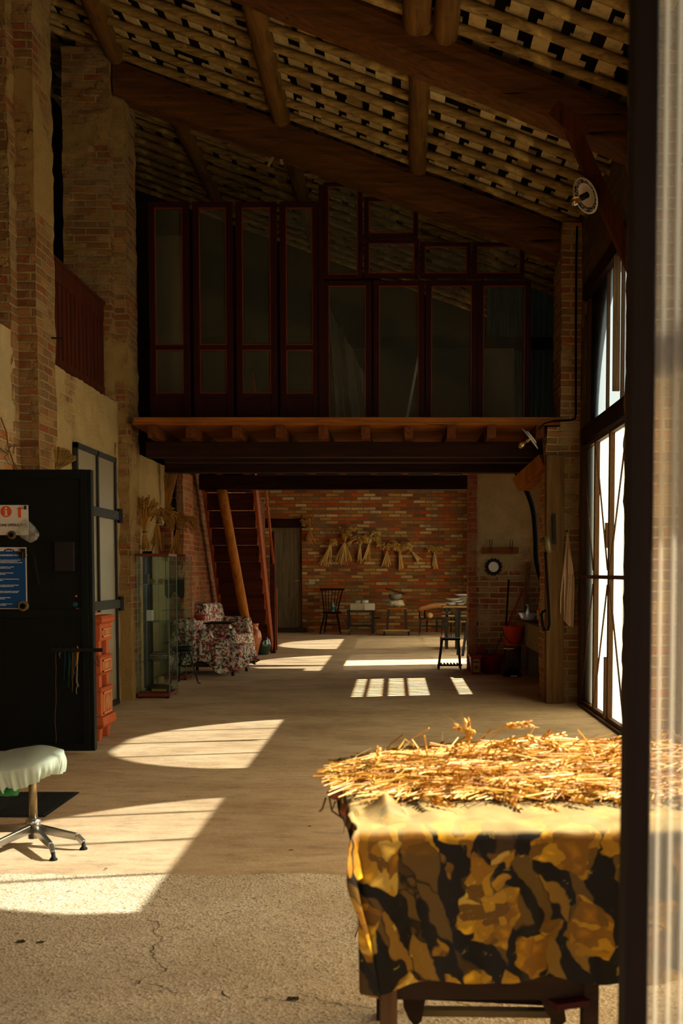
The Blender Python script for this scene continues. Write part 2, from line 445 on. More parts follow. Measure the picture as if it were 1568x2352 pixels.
# piers of the left arcade
mb = MB().rough(-3.75, 8.43, 0, -3.125, 9.0, 7.6, .07, .013).rough(-3.2, 8.6, 0, XL, 9.07, 7.6, .07, .011); struct('pillar', mb, M_PIER)
mb = MB().rough(-3.5, 11.0, 0, -3.0, 11.5, 6.9, .07, .015).rough(-3.1, 11.12, 0, -2.87, 11.55, 6.45, .07, .012).rough(-3.36, 11.02, 6.85, -3.02, 11.5, 7.03, .07, .01)
struct('pillar', mb, M_PIER)
mb = MB().rough(-3.3, 14.3, 0, -2.95, 15.0, 2.8, .08, .012); struct('pillar', mb, M_REDBR)
# wall between the first two piers, worn along the top
def topz(y): return 3.22 + .03 * noise.noise(Vector((y * 3, 1, 0))) + .02 * noise.noise(Vector((y * 13, 5, 0)))
mb = MB()
def lw(u, v):
    y = 9.05 + 2.1 * u; p = Vector((XL - .02, y, topz(y) * v)); return p + Vector((noise.noise(p * 5) * .02, 0, 0))
mb.grid(44, 60, lw)
mb.grid(44, 2, lambda u, v: Vector((XL - .02 - .3 * v, 9.05 + 2.1 * u, topz(9.05 + 2.1 * u))))
struct('wall_left', mb, M_PLASTER)
mb = MB().rough(-3.45, 11.5, 0, -3.15, 14.4, 2.85, .12, .012, faces='XyY'); struct('wall_left', mb, M_PLASTER)
mb = MB().rough(-3.3, 15.0, 0, XL - .05, 23.95, 3.0, .15, .012, faces='XyYZ'); struct('wall_left', mb, M_REDBR)

# right wall: four bays with arched openings, a reed-screened bay at Y 11.5-14.5
ARC = [(7.87, 10.38), (4.75, 7.0), (1.3, 3.95), (15.1, 17.9), (19.2, 22.1)]
ZS, RISE, XO0, XO1, ZT = 2.9, 1.46, 2.07, 2.27, 5.2
def outer_bay(mb, y0, y1, a0, a1):
    """outer leaf between y0..y1 with an arched hole a0..a1 from the ground up"""
    mb.box(XO0, y0, -.02, XO1, a0, ZT); mb.box(XO0, a1, -.02, XO1, y1, ZT)
    n = 40; c, hw = (a0 + a1) / 2, (a1 - a0) / 2
    for i in range(n):
        ya, yb = a0 + (a1 - a0) * i / n, a0 + (a1 - a0) * (i + 1) / n
        za, zb = (ZS + RISE * math.sqrt(max(0, 1 - ((y - c) / hw) ** 2)) for y in (ya, yb))
        mb.add([(XO0, ya, za), (XO1, ya, za), (XO1, yb, zb), (XO0, yb, zb), (XO0, ya, ZT), (XO1, ya, ZT), (XO1, yb, ZT), (XO0, yb, ZT)],
               [(0, 1, 2, 3), (0, 3, 7, 4), (1, 5, 6, 2)])
mb = MB()
bays = [(7.4, 11.15, 0), (4.35, 7.4, 1), (.5, 4.35, 2), (14.6, 18.5, 3), (18.5, 23.95, 4)]
for y0, y1, i in bays: outer_bay(mb, y0, y1, *ARC[i])
struct('wall_right', mb, M_RUB)
# inner leaf (rectangular rebates) and the piers standing in front of it
mb = MB()
inner = [(10.75, 11.15, 0, ZT), (7.4, 7.75, 0, ZT), (7.75, 10.75, 4.28, ZT), (4.35, 4.7, 0, ZT), (7.05, 7.4, 0, ZT), (4.7, 7.05, 4.28, ZT),
         (.5, 1.2, 0, ZT), (4.0, 4.35, 0, ZT), (1.2, 4.0, 4.28, ZT), (14.6, 15.0, 0, ZT), (18.0, 19.1, 0, ZT), (22.2, 23.95, 0, ZT), (15.0, 18.0, 4.28, ZT), (19.1, 22.2, 4.28, ZT)]
for a, b, z0, z1 in inner: mb.rough(XR, a, z0, XO0, b, z1, .12, .012, faces='xyYz')
struct('wall_right', mb, M_RUB)
mb = MB().rough(1.62, 11.0, 0, 1.99, 11.5, 2.95, .06, .013).rough(1.76, 10.98, 2.9, 1.99, 11.5, 5.08, .06, .011)
struct('pillar', mb, M_PIERR)
mb = MB().rough(1.73, 7.15, 0, 1.99, 7.78, 4.95, .06, .012); struct('pillar', mb, M_PIERR)
mb = MB().rough(1.8, 4.0, 0, 1.99, 4.65, 5.0, .1, .012); struct('pillar', mb, M_PIERR)
# recess with the sink: side wall further out, pierced for the reed screen, and a cross wall
XN = 2.3
mb = MB()
RY0, RY1, RZ0, RZ1 = 11.95, 14.0, 1.84, 2.92
for b in ((XN, 11.15, -.02, XN + .25, RY0, 2.95), (XN, RY1, -.02, XN + .25, 14.8, 2.95), (XN, RY0, RZ1, XN + .25, RY1, 2.95), (XN, RY0, 1.74, XN + .25, RY1, RZ0), (XN, RY0, -.02, XN + .25, RY1, 1.36)): mb.box(*b)
mb.box(XN, 11.15, 2.95, XN + .2, 14.8, 5.2)
struct('wall_right', mb, M_REDBR)
mb = MB().rough(1.14, 14.52, 0, 2.32, 14.8, 2.86, .08, .01); struct('wall_back', mb, M_NICHE)
mb = MB().rough(1.04, 14.46, 0, 1.15, 14.84, 2.84, .06, .012); struct('pillar', mb, M_REDBR)
# corrugated sheet screen above the cross wall, up on the mezzanine
t = NT('blue_sheet'); v = t.obj()
c = t.mix(t.noise(t.mapping(v, (6, 6, .6)), 3, 6), '#3c5054', '#6f8a8a')
M_CORR = t.done(t.bsdf(c, .5, .3, .4))
mb = MB().grid(90, 2, lambda u, v: (1.2 + 1.1 * u, 13.6 + .018 * math.sin(u * 90 * 1.05), 3.05 + 2.3 * v))
struct('wall_back', mb, M_CORR)

# reed screen in the recess window
r = thing('reed_screen', 'reed screen of upright bars across the recess window', 'screen', (XN + .12, (RY0 + RY1) / 2, RZ0), kind='thing')
mb = MB(); k = 0
y = RY0 + .04
while y < RY1 - .03:
    mb.bar((XN + .12, y, 1.36), (XN + .12, y + U(-.012, .012), RZ1), .02, .07 + U(-.01, .014), up=(0, 1, 0)); y += .15
mb.build('reed', M_POST, r)
mb = MB()
for z, h in ((2.2, .012), (2.44, .022), (2.66, .012), (2.83, .012)): mb.box(XN + .1, RY0, z - h, XN + .14, RY1, z + h)
for yy in (RY0 + 1.1, ): mb.box(XN + .1, yy - .03, RZ0, XN + .14, yy + .03, RZ1)
mb.build('rail', M_POST, r)

# roof: clay tiles on poles on purlins on rafters
KS = .36
def zp(x): return 5.80 - KS * x      # pole axis
mb = MB().add([(-7.2, .2, zp(-7.2) + .17), (2.9, .2, zp(2.9) + .17), (2.9, 24.2, zp(2.9) + .17), (-7.2, 24.2, zp(-7.2) + .17),
               (-7.2, .2, zp(-7.2) + .3), (2.9, .2, zp(2.9) + .3), (2.9, 24.2, zp(2.9) + .3), (-7.2, 24.2, zp(-7.2) + .3)],
              [(3, 2, 1, 0), (4, 5, 6, 7), (0, 1, 5, 4), (1, 2, 6, 5), (2, 3, 7, 6), (3, 0, 4, 7)])
struct('ceiling', mb, M_TILEBACK)
POLES = []
y = 5.0
while y < 17.5:
    POLES.append(y); y += .36 * U(.93, 1.07)
mb = MB()
nrm = Vector((KS, 0, 1)).normalized(); alo = Vector((1, 0, -KS)).normalized()
for a, b in zip(POLES[:-1], POLES[1:]):
    s = -4.4 + U(0, .2)
    while s < 2.2:
        L = U(.13, .155); ww = (b - a) + .06
        p = Vector((s, (a + b) / 2 + U(-.02, .02), zp(s))) + nrm * (.05 + U(0, .012))
        if R() > .05: mb.bar(p, p + alo * L, ww, .022, up=nrm)
        s += .238 * U(.93, 1.06)
struct('ceiling', mb, M_TILE)

ordi = ['first', 'second', 'third', 'fourth', 'fifth', 'sixth', 'seventh', 'eighth', 'ninth', 'tenth', 'eleventh', 'twelfth', 'thirteenth', 'fourteenth', 'fifteenth']
fr = [p for p in POLES if p < 8.3]; md = [p for p in POLES if 8.3 <= p < 11.15]; bk = [p for p in POLES if p >= 11.15]
for p in POLES:
    x0, x1 = -4.3 + U(-.2, .2), 1.99
    if 11.2 < p < 14.6: x1 = 2.2
    pts = []; n = 18
    for i in range(n + 1):
        x = x0 + (x1 - x0) * i / n; q = Vector((x, p, zp(x)))
        pts.append(q + Vector((0, .022 * noise.noise(Vector((x * .9, p * 7, 0))), .014 * noise.noise(Vector((x * .9, p * 7, 9))))))
    rr = [(.041 + .008 * noise.noise(Vector((q.x * 1.5, p * 3, 2)))) for q in pts]
    if p in fr: lab = f'rough round roof pole, {ordi[len(fr) - 1 - fr.index(p)]} on the viewer\'s side of the near rafter'
    elif p in md: lab = f'rough round roof pole between the two rafters, {ordi[md.index(p)]} behind the near one'
    else: lab = f'dim round roof pole over the mezzanine, {ordi[bk.index(p)] if bk.index(p) < 15 else "deepest"} behind the far rafter' if bk.index(p) < 15 else 'dim round roof pole in the dark far behind the mezzanine glazing'
    MB().tube(pts, rr, 9, jit=.12).build('roof_pole', M_POLE, smooth=True, label=lab, cat='roof pole', group='round poles under the roof tiles')

# principal rafters
def rafter(Y, zb, zt, x0, x1, wid, label):
    n = 26
    def sec(u, v):
        x = x0 + (x1 - x0) * u; a = v * 4; e = int(a) % 4; f = a - int(a)
        cs = [(-.5, 0), (.5, 0), (.5, 1), (-.5, 1), (-.5, 0)]
        y = (cs[e][0] * (1 - f) + cs[e + 1][0] * f) * wid; h = cs[e][1] * (1 - f) + cs[e + 1][1] * f
        z = zb(x) * (1 - h) + zt(x) * h
        q = Vector((x * 1.3, y * 6, h * 3 + Y))
        rnd = 1 - .12 * (abs(h - .5) * 2) ** 4 if abs(y) > .45 * wid else 1
        return Vector((x, Y + y * rnd + .02 * noise.noise(q), z + .025 * noise.noise(q + Vector((4, 0, 0)))))
    mb = MB().grid(n, 24, sec, flip=True)
    for u, fl_ in ((0, False), (1, True)):
        ring = [sec(u, k / 24) for k in range(24)]; mb.add(ring, [tuple(range(24)) if fl_ else tuple(range(23, -1, -1))])
    mb.build('principal_rafter', M_RAFT, label=label, cat='rafter', group='main sloping rafters')
rafter(11.2, lambda x: 5.385 - .358 * x, lambda x: 5.735 - .362 * x, -2.98, 1.75, .26, 'long squared brown rafter ending on the brick pier above the mezzanine glazing')
rafter(8.4, lambda x: 5.48 - .40 * x, lambda x: 5.80 - .395 * x, -3.1, 1.93, .27, 'big cracked brown rafter crossing the top of the view, nearest the doorway')
# purlins
def purlin(x0, x1, y0, y1, r, label, dz=0, n=14):
    pts = []
    for i in range(n + 1):
        f = i / n; x = x0 + (x1 - x0) * f; y = y0 + (y1 - y0) * f
        pts.append(Vector((x + .02 * noise.noise(Vector((y, x0, 0))), y, 5.735 - .362 * x + .04 + dz + .015 * noise.noise(Vector((y, 5, x0))))))
    MB().tube(pts, [r * (1 + .08 * noise.noise(Vector((q.y, r, 3)))) for q in pts], 12, jit=.1).build('purlin', M_PURL, smooth=True, label=label, cat='purlin', group='logs lying across the rafters')
purlin(-1.18, -1.22, 8.0, 11.5, .105, 'long round log from the near rafter to the far one, left of the upright-looking log')
purlin(.21, .24, 8.15, 11.4, .095, 'round log hanging straight over the middle of the mezzanine glazing')
purlin(.19, .17, 4.0, 8.62, .115, 'thick log end resting on the near rafter, left one of the pair at the top')
purlin(.40, .40, 4.0, 8.55, .1, 'reddish log end resting on the near rafter, right one of the pair at the top')
purlin(-2.75, -2.98, 8.0, 11.5, .1, 'dark beam running to the top of the plastered pier')
purlin(-1.2, -1.15, 11.7, 15.5, .1, 'dark log behind the far rafter above the tall glazed doors')
purlin(-2.55, -2.5, 11.7, 15.5, .1, 'dark log at the back near the top of the plastered pier')
# timber knee brace with a plate lamp screwed to it
MB().bar((1.36, 8.32, 5.02), (1.92, 8.25, 3.75), .12, .06, up=(0, 1, 0)).build('knee_brace', wood('brace_wood', '#3c1c0a', '#6e3812', 'Z', 1), label='slanting board brace from the near rafter down to the right wall', cat='brace', bevel=.006)
MB().bar((1.25, 8.3, 5.06), (1.5, 8.3, 4.86), .14, .08, up=(0, 1, 0)).build('wood_cleat', wood('brace_wood', '#3c1c0a', '#6e3812', 'Z', 1), label='short dark cleat under the near rafter at the top of the brace', cat='cleat', bevel=.006)

# mezzanine
YM = 11.3
d = thing('mezzanine_deck', 'board deck of the mezzanine carried on joist ends and dark beams', 'deck', (-.5, 11, 2.6), kind='thing')
MB().box(-2.78, 10.97, 2.995, 1.78, 15.4, 3.045).build('edge_board', M_BOARD, d, bevel=.004)
mb = MB()
y = 11.0
while y < 15.3: mb.box(-2.8, y, 2.965, 1.78, y + .16, 2.994); y += .165
mb.build('ceiling_board', M_BOARD, d)
for px in (350, 437, 543, 643, 741, 839, 938, 1036, 1128, 1240):
    x = at(px, 990, 11).x
    MB().box(x - .048, 10.98 + U(-.01, .02), 2.83, x + .048, 15.3, 2.965).build('joist', M_JOIST, d, bevel=.006)
for (y0, x0, x1, z0, z1) in ((11.32, -2.74, 1.66, 2.665, 2.83), (11.68, -2.62, 1.68, 2.645, 2.83), (12.3, -2.75, 1.68, 2.59, 2.82), (15.2, -2.9, 1.2, 2.62, 2.83)):
    MB().box(x0, y0, z0, x1, y0 + .17, z1).build('beam', M_BEAM, d, bevel=.008)

YG = 11.42
def leaf(name, label, cat, p0, p1, st, rails, group, panel=None, y=YG):
    """A glazed frame between pixels p0 (top left) and p1 (bottom right): stiles, rails, bead, panes."""
    a, b = at(*p0, y), at(*p1, y); x0, x1, z1, z0 = a.x, b.x, a.z, b.z
    if z0 < 3.3: z0 = 3.046
    t_ = thing(name, label, cat, ((x0 + x1) / 2, y, z0), group)
    mb = MB(); dp = .05
    mb.box(x0, y, z0, x0 + st, y + dp, z1).box(x1 - st, y, z0, x1, y + dp, z1)
    zs = [z0] + [z0 + (z1 - z0) * r_ for r_ in rails] + [z1]
    for i, z in enumerate(zs):
        h = st * (.9 if i in (0, len(zs) - 1) else .75)
        lo = z if i == 0 else z - h if i == len(zs) - 1 else z - h / 2
        mb.box(x0 + st, y + .002, lo, x1 - st, y + dp - .002, lo + h)
    mb.build('frame', M_RED, t_, bevel=.004)
    for i in range(len(zs) - 1):
        zb = zs[i] + st * (.9 if i == 0 else .375); zt = zs[i + 1] - st * (.9 if i == len(zs) - 2 else .375)
        xa, xb = x0 + st, x1 - st
        if panel and i == 0:
            MB().box(xa, y + .015, zb, xb, y + .035, zt).build('panel', M_RED, t_); continue
        pn = MB().box(xa, y + .024, zb, xb, y + .028, zt).build('pane', M_DGLASS, t_)
        bd = MB(); q = .011
        bd.box(xa, y + .004, zb, xa + q, y + .02, zt).box(xb - q, y + .004, zb, xb, y + .02, zt).box(xa + q, y + .004, zt - q, xb - q, y + .02, zt).box(xa + q, y + .004, zb, xb - q, y + .02, zb + q)
        bd.build('bead', M_REDL, pn)
    return t_
names4 = ['leftmost', 'second from the left', 'third from the left', 'rightmost']
xs = [(341, 441), (443, 540), (542, 641), (643, 737)]
for i, (a, b) in enumerate(xs):
    leaf('glazed_door', f'tall red-brown glazed door, {names4[i]} of the four tall ones on the mezzanine', 'glazed door', (a - 2, 463), (b - 4, 957), .068, (.125, .345), 'tall glazed doors on the mezzanine', True)
xs = [(741, 853), (857, 974), (977, 1095), (1097, 1217)]
for i, (a, b) in enumerate(xs):
    leaf('glazed_door', f'shorter red-brown single-pane door, {names4[i]} of the four right of the tall doors', 'glazed door', (a, 644), (b, 959), .062, (), 'short glazed doors on the mezzanine')
for lab, p0, p1 in (('tall narrow fixed pane under the far rafter, right of the tall doors', (742, 418), (832, 640)),
                    ('small pane tucked under the far rafter, on top of another pane', (836, 452), (960, 545)),
                    ('low fixed pane, leftmost of three in the row over the short doors', (836, 549), (962, 637)),
                    ('low fixed pane, middle of three in the row over the short doors', (965, 556), (1082, 637)),
                    ('low fixed pane, rightmost of three in the row over the short doors', (1085, 556), (1204, 637))):
    leaf('transom_window', lab, 'fixed pane', p0, p1, .05, (), 'fixed panes over the short doors')
a, b = at(738, 410, YG), at(754, 957, YG)
MB().box(at(738, 600, YG).x - .03, YG - .02, 3.06, at(738, 600, YG).x + .02, YG + .08, 5.62).build('frame_post', M_RED, label='red-brown upright post between the tall and short glazed doors', cat='post')
a, b = at(344, 640, YG), at(1216, 637, YG)
# behind the glazing: a rail beam, boards and a plastic dustsheet
p, q = at(330, 785, 13.2), at(1290, 795, 13.2)
MB().box(-3.2, 13.2, p.z - .08, 2.0, 13.32, p.z + .06).build('rail_beam', M_BEAM, label='level brown rail beam seen through the short glazed doors', cat='beam', bevel=.006)
p0, p1 = at(347, 541, 12.2), at(425, 900, 12.2)
MB().box(p0.x, 12.2, 3.06, p1.x, 12.24, p0.z).build('leaning_board', flat('grey_board', '#5a4a30', .8), label='pale board standing behind the leftmost tall glazed door', cat='board')
p0, p1 = at(1112, 800, 12.4), at(1180, 950, 12.4)
MB().box(p0.x, 12.4, 3.06, p1.x, 12.43, p0.z).build('leaning_board', flat('grey_board2', '#7a6a4e', .8), label='grey board standing behind the rightmost short glazed door', cat='board')
def sheet(u, v):
    x = at(752 + 95 * u, 800, 12.6).x; top = 4.62 - .95 * u ** 1.2 + .03 * math.sin(u * 23)
    return Vector((x, 12.6 + .06 * math.sin(u * 17 + v * 4) + .03 * noise.noise(Vector((u * 9, v * 9, 0))), 3.06 + (top - 3.06) * v))
MB().grid(24, 20, sheet).build('dust_sheet', flat('plastic_film', '#6a6050', .35, spec=.5), smooth=True, label='crumpled plastic dustsheet behind the leftmost short glazed door', cat='sheet')
p0, p1 = at(930, 948, 11.9), at(962, 815, 11.9)
MB().bar((p0.x, 11.9, 3.06), p1, .03, .02, up=(0, 1, 0)).build('white_batten', flat('white_paint', '#b0a898', .7), label='thin white batten leaning behind the second short glazed door', cat='batten')
mb = MB().box(at(1030, 930, 12.8).x, 12.8, 3.06, at(1260, 930, 12.8).x, 13.1, 3.3); mb.build('pale_box', flat('card', '#8a7a58', .8), label='low pale box on the mezzanine floor behind the rightmost short door', cat='box')
MB().box(-6.9, 15.9, 2.9, 2.2, 16.0, 8.2).build('wall_back', M_DARKW, kind='structure')  # raised to the roof to keep the mezzanine behind the glazing dark

# ================================================================ WINDOWS AND DOORS OF THE SETTING
def lunette(n, y0, y1, mull, mw=.03, zs=0):
    o = thing(f'window_{n}', None, None, (XR + .06, (y0 + y1) / 2, ZS), kind='structure')
    MB().box(XR - .04, y0 - .2, 2.72 + zs, XR + .1, y1 + .33, 2.89 + zs).build('window_sill', M_BEAM, o, bevel=.006)
    mb = MB()
    for y in mull: mb.box(XR + .02, y - mw / 2, 2.89 + zs, XR + .05, y + mw / 2, 4.27)
    mb.box(XR + .01, y0 - .12, 2.89 + zs, XR + .05, y0 - .08, 4.27).box(XR + .01, y1 + .28, 2.89 + zs, XR + .05, y1 + .33, 4.27)
    mb.build('window_frame', M_IRON, o)
    MB().box(XR + .052, y0 - .14, 2.89 + zs, XR + .056, y1 + .33, 4.28).build('window_pane', M_LUN, o)
    MB().box(XR - .03, y0 - .15, 4.2, XR + .04, y1 + .37, 4.36).build('lintel', M_BEAM, o, bevel=.008)
    return o
lunette(1, *ARC[0], (8.5, 9.13, 9.75))
lunette(2, *ARC[1], (5.3, 5.93, 6.56))
lunette(3, *ARC[2], (2.0, 2.65, 3.3), zs=.34)
lunette(4, *ARC[3], (15.8, 16.5, 17.2))
lunette(5, *ARC[4], (19.9, 20.6, 21.4))
# loose batten in front of the first arched window
MB().bar((XR - .03, 9.08, 2.99), (XR - .02, 9.14, 4.17), .03, .06, up=(1, 0, 0)).build('window_batten', M_POST, label='loose upright batten in front of the arched window', cat='batten')

# folding iron door of the first bay: four leaves, braced, sheeted
o = thing('door_1', None, None, (XR, 9.3, 0), kind='structure')
edges = [10.74, 10.06, 9.38, 8.66, 7.77]
for i in range(4):
    y1, y0 = edges[i], edges[i + 1]
    mb = MB(); x0, x1 = XR - .02, XR + .025; s = .032
    mb.box(x0, y0 + .004, .03, x1, y0 + s, 2.7).box(x0, y1 - s, .03, x1, y1 - .004, 2.7)
    for z in (.03, 1.335, 2.665): mb.box(x0, y0 + s, z, x1, y1 - s, z + .035)
    lf = mb.build('door_leaf', M_IRON, o)
    MB().box(XR + .026, y0 + .02, .05, XR + .03, y1 - .02, 2.68).build('pane', M_PANE, lf)
    mb = MB(); f, n_ = (y1 - .05, y0 + .05) if i % 3 != 2 else (y0 + .05, y1 - .05)
    mb.bar((x0 + .005, f, 2.6), (x0 + .005, n_, 1.42), .022, .012, up=(1, 0, 0)).bar((x0 + .005, n_, 1.28), (x0 + .005, f, .12), .022, .012, up=(1, 0, 0))
    mb.build('brace', M_IRON, lf)
mb = MB().box(XR - .05, 9.36, 0.05, XR - .02, 9.4, .62).box(XR - .05, 9.36, 1.62, XR - .02, 9.4, 1.85)
mb.build('door_bolt', M_IRON, o)
MB().box(XR - .03, 10.75, 0, XR + .05, 10.8, 2.72).build('door_frame', M_IRON, o)
MB().box(XR - .05, 7.8, 0, XR + .05, 10.75, .028).build('threshold', M_IRON, o)
# the other bays: sheeted leaves
def side_door(n, y0, y1, k, mat, zt=2.7):
    o = thing(f'door_{n}', None, None, (XR, (y0 + y1) / 2, 0), kind='structure'); wd = (y1 - y0) / k
    for i in range(k):
        a, b = y0 + i * wd, y0 + (i + 1) * wd
        mb = MB().box(XR - .02, a + .004, .03, XR + .02, a + .035, zt).box(XR - .02, b - .035, .03, XR + .02, b - .004, zt)
        for z in (.03, 1.335, zt - .035): mb.box(XR - .02, a + .035, z, XR + .02, b - .035, z + .035)
        lf = mb.build('door_leaf', M_IRON, o)
        MB().box(XR + .026, a + .02, .05, XR + .03, b - .02, zt - .02).build('pane', mat, lf)
side_door(5, 4.7, 7.06, 3, M_PANEB)
side_door(6, 15.0, 15.8, 1, M_BACKP)
side_door(7, 16.7, 18.0, 2, M_BACKP)
side_door(8, 19.1, 22.2, 4, M_BACKP)
t = NT('filter_sheet'); M_FILTER = glass('sun_filter_sheet', (1, .95, .86, 1), gloss=.02, haze=.9, hazecol='#f0e6d0', trans=True)  # added sheet that dims the sun and glows onto the near floor
side_door(9, 3.54, 4.02, 1, M_FILTER, 3.06)  # unseen leaf added to cut the sun on the foremost floor
side_door(10, 1.22, 3.54, 3, M_FILTER, 1.9)  # half-height leaves, added unseen to filter sun reaching the floor under the table

# glazed iron door in the left wall
o = thing('door_2', None, None, (XL, 10.2, 0), kind='structure')
Y0, Y1, ZD = 9.52, 10.86, 2.6
M_DGREY = flat('grey_iron', '#2c2a24', .6, .2)
M_FROST = flat('frosted_sheet', '#8a7a5c', .3, spec=.5, var=.1, scale=2)
mb = MB()
for y in (Y0, (Y0 + Y1) / 2 - .015, Y1 - .035): mb.box(XL - .005, y, 0, XL + .035, y + .035, ZD)
mb.box(XL - .005, Y0, ZD - .05, XL + .035, Y1, ZD).box(XL - .005, Y0, 0, XL + .035, Y1, .06)
mb.build('door_frame', M_DGREY, o)
for a, b in ((Y0 + .035, (Y0 + Y1) / 2 - .015), ((Y0 + Y1) / 2 + .02, Y1 - .035)):
    lf = MB().box(XL + .004, a, .06, XL + .012, b, ZD - .05).build('pane', M_FROST, o)
for z in (1.95, 1.02):
    s = MB().box(XL + .03, Y0 + .05, z, XL + .05, Y1 + .06, z + .09).build('strap_hinge', M_DGREY, o)
    MB().tube([(XL + .05, Y1 + .05, z - .03), (XL + .05, Y1 + .05, z + .12)], .03, 8).build('hinge_pin', M_BLACK, s)

# plank door in the far wall
o = thing('door_3', None, None, ((DX0 + DX1) / 2, YF, 0), kind='structure')
M_GREYW = wood('grey_plank', '#4a3c28', '#7d6a4c', 'Z', 1.1)
MB().box(DX0 + .01, YF + .08, .1, DX1 - .01, YF + .32, DZ + .02).build('door_leaf', M_GREYW, o)
h = MB().tube([(DX1 - .08, YF + .08, 1.2), (DX1 - .08, YF + .01, 1.2), (DX1 - .22, YF + .01, 1.2)], .012, 6)
h.build('door_handle', flat('brass', '#b08038', .35, .9), o, smooth=True)
MB().box(DX0 - .35, YF - .02, DZ + .005, DX1 + .1, YF + .2, DZ + .22).build('lintel', M_BEAM, o, bevel=.01)
MB().box(DX0 - .05, YF - .22, 0, DX1 + .1, YF + .1, .1).build('doorstep', M_DARKW, o)
MB().box(at(709, 1330, YF - .01).x, YF - .012, at(709, 1342, YF).z, at(723, 1330, YF).x, YF - .001, at(709, 1331, YF).z).build('switch_plate', flat('plate_ivory', '#a89878', .5), label='small pale switch plate on the brick beside the plank door', cat='switch', bevel=.002)

# corrugated polycarbonate door standing open at the entrance
YP = 1.5
xp0, xp1 = at(1447, 1176, YP).x - .0, at(1503, 1176, YP).x
M_PPOST = wood('door_post_wood', '#0c0502', '#1c0d05', 'Z', 1.2, rough=.8)
o = thing('sheeted_door', 'entrance door of dark timber and ribbed clear sheet, standing open close by', 'door', (xp0, YP, 0))
MB().box(xp0, YP, .02, xp1, YP + .05, 2.9).build('stile', M_PPOST, o, bevel=.004)
mb = MB().box(xp0 + .72, YP, .02, xp0 + .77, YP + .05, 2.9); mb.build('stile', M_PPOST, o, bevel=.004)
for z0, z1 in ((at(1540, 856, YP).z, at(1540, 768, YP).z), (2.84, 2.9), (.02, .1)):
    MB().box(xp1, YP + .005, z0, xp0 + .72, YP + .045, z1).build('rail', wood('door_rail_wood', '#2c1606', '#4a280c', 'X', 1.2), o, bevel=.003)
t = NT('ribbed_sheet'); v = t.obj(); x, y, z = t.sep(v)
t2 = t.n('ShaderNodeBsdfTransparent'); t2.inputs[0].default_value = (.96, .95, .9, 1)
tl = t.n('ShaderNodeBsdfTranslucent'); tl.inputs[0].default_value = lin('#a8a294')
gl = t.n('ShaderNodeBsdfDiffuse'); gl.inputs[0].default_value = lin('#b0aa9c')
rib = t.math('ADD', t.math('MULTIPLY', t.math('SINE', t.math('MULTIPLY', x, 2 * math.pi / .019)), .5), .5)
fac = t.math('ADD', .42, t.math('MULTIPLY', t.math('POWER', rib, 4), .16))
ml = t.n('ShaderNodeMixShader'); ml.inputs[0].default_value = .45; t.link(tl.outputs[0], ml.inputs[1]); t.link(gl.outputs[0], ml.inputs[2])
ms = t.n('ShaderNodeMixShader'); t.link(fac, ms.inputs[0]); t.link(t2.outputs[0], ms.inputs[1]); t.link(ml.outputs[0], ms.inputs[2])
M_RIB = t.done(ms.outputs[0])
def ribs(u, v):
    x = xp1 - .004 + (.72 - (xp1 - xp0)) * u
    return (x, YP - .006 + .0022 * math.sin(2 * math.pi * x / .019), .05 + 2.83 * v)
MB().grid(320, 2, ribs).build('ribbed_sheet', M_RIB, o, smooth=True)

# ================================================================ LEFT FOREGROUND
# balustrade between the two piers
a = 9.1; b = 10.98
o = thing('balustrade', 'red-brown wooden balustrade between the two left piers above the plastered wall', 'balustrade', (XL - .12, 10, 3.22))
M_BAL = wood('baluster_wood', '#34150a', '#5c2812', 'Z', 1)
X0 = XL - .14
MB().box(X0 - .03, a, 4.05, X0 + .03, b, 4.22).build('rail', M_BAL, o, bevel=.006)
MB().box(X0 - .05, a, 4.22, X0 + .05, b, 4.25).build('hand_rail', M_BAL, o, bevel=.006)
MB().box(X0 - .03, a, 3.24, X0 + .03, b, 3.36).build('bottom_rail', M_BAL, o, bevel=.006)
y = a + .06
while y < b - .05:
    MB().box(X0 - .018, y, 3.36, X0 + .018, y + .085, 4.05).build('baluster', M_BAL, o); y += .125
MB().bar((XL + .0, 8.95, 3.42), (XL + .1, 8.97, 3.42), .012).build('iron_hook', M_BLACK, label='small iron spike sticking out of the near left pier', cat='hook')

# dark iron gate leaf
YGT = 7.73
gx1, gx0 = -2.285, -3.42
g = thing('gate', 'dark green iron gate leaf standing open at the left, with notices stuck on it', 'gate', (gx0, YGT, 0))
M_GATE = flat('gate_paint', '#060b07', .6, spec=.15, var=.3, scale=4)
mb = MB().box(gx0, YGT, .04, gx0 + .05, YGT + .05, 2.17).box(gx1 - .085, YGT, .04, gx1 - .03, YGT + .05, 2.17).box(gx1 - .028, YGT + .004, .04, gx1, YGT + .07, 2.17)
for z0, z1 in ((2.1, 2.17), (1.055, 1.12), (.04, .1)): mb.box(gx0 + .05, YGT, z0, gx1 - .085, YGT + .05, z1)
mb.build('frame', M_GATE, g, bevel=.003)
MB().box(gx0 + .03, YGT + .022, .06, gx1 - .07, YGT + .032, 2.15).build('panel', M_GATE, g)
def gp(px, py, d=0.0): p = at(px, py, YGT + .02 - d); return p
p = gp(212, 1493); q = gp(238, 1493)
MB().box(p.x - .3, YGT - .02, p.z - .012, q.x, YGT + .0, p.z + .016).build('latch_bar', M_BLACK, g)
MB().tube([gp(212, 1500), gp(220, 1525), gp(226, 1531), gp(227, 1520), gp(224, 1510)], .005, 6).build('latch_ring', M_IRON, g)

M_PAPER = flat('paper', '#b8b0a2', .6, var=.05, scale=4)
YS = YGT + .019
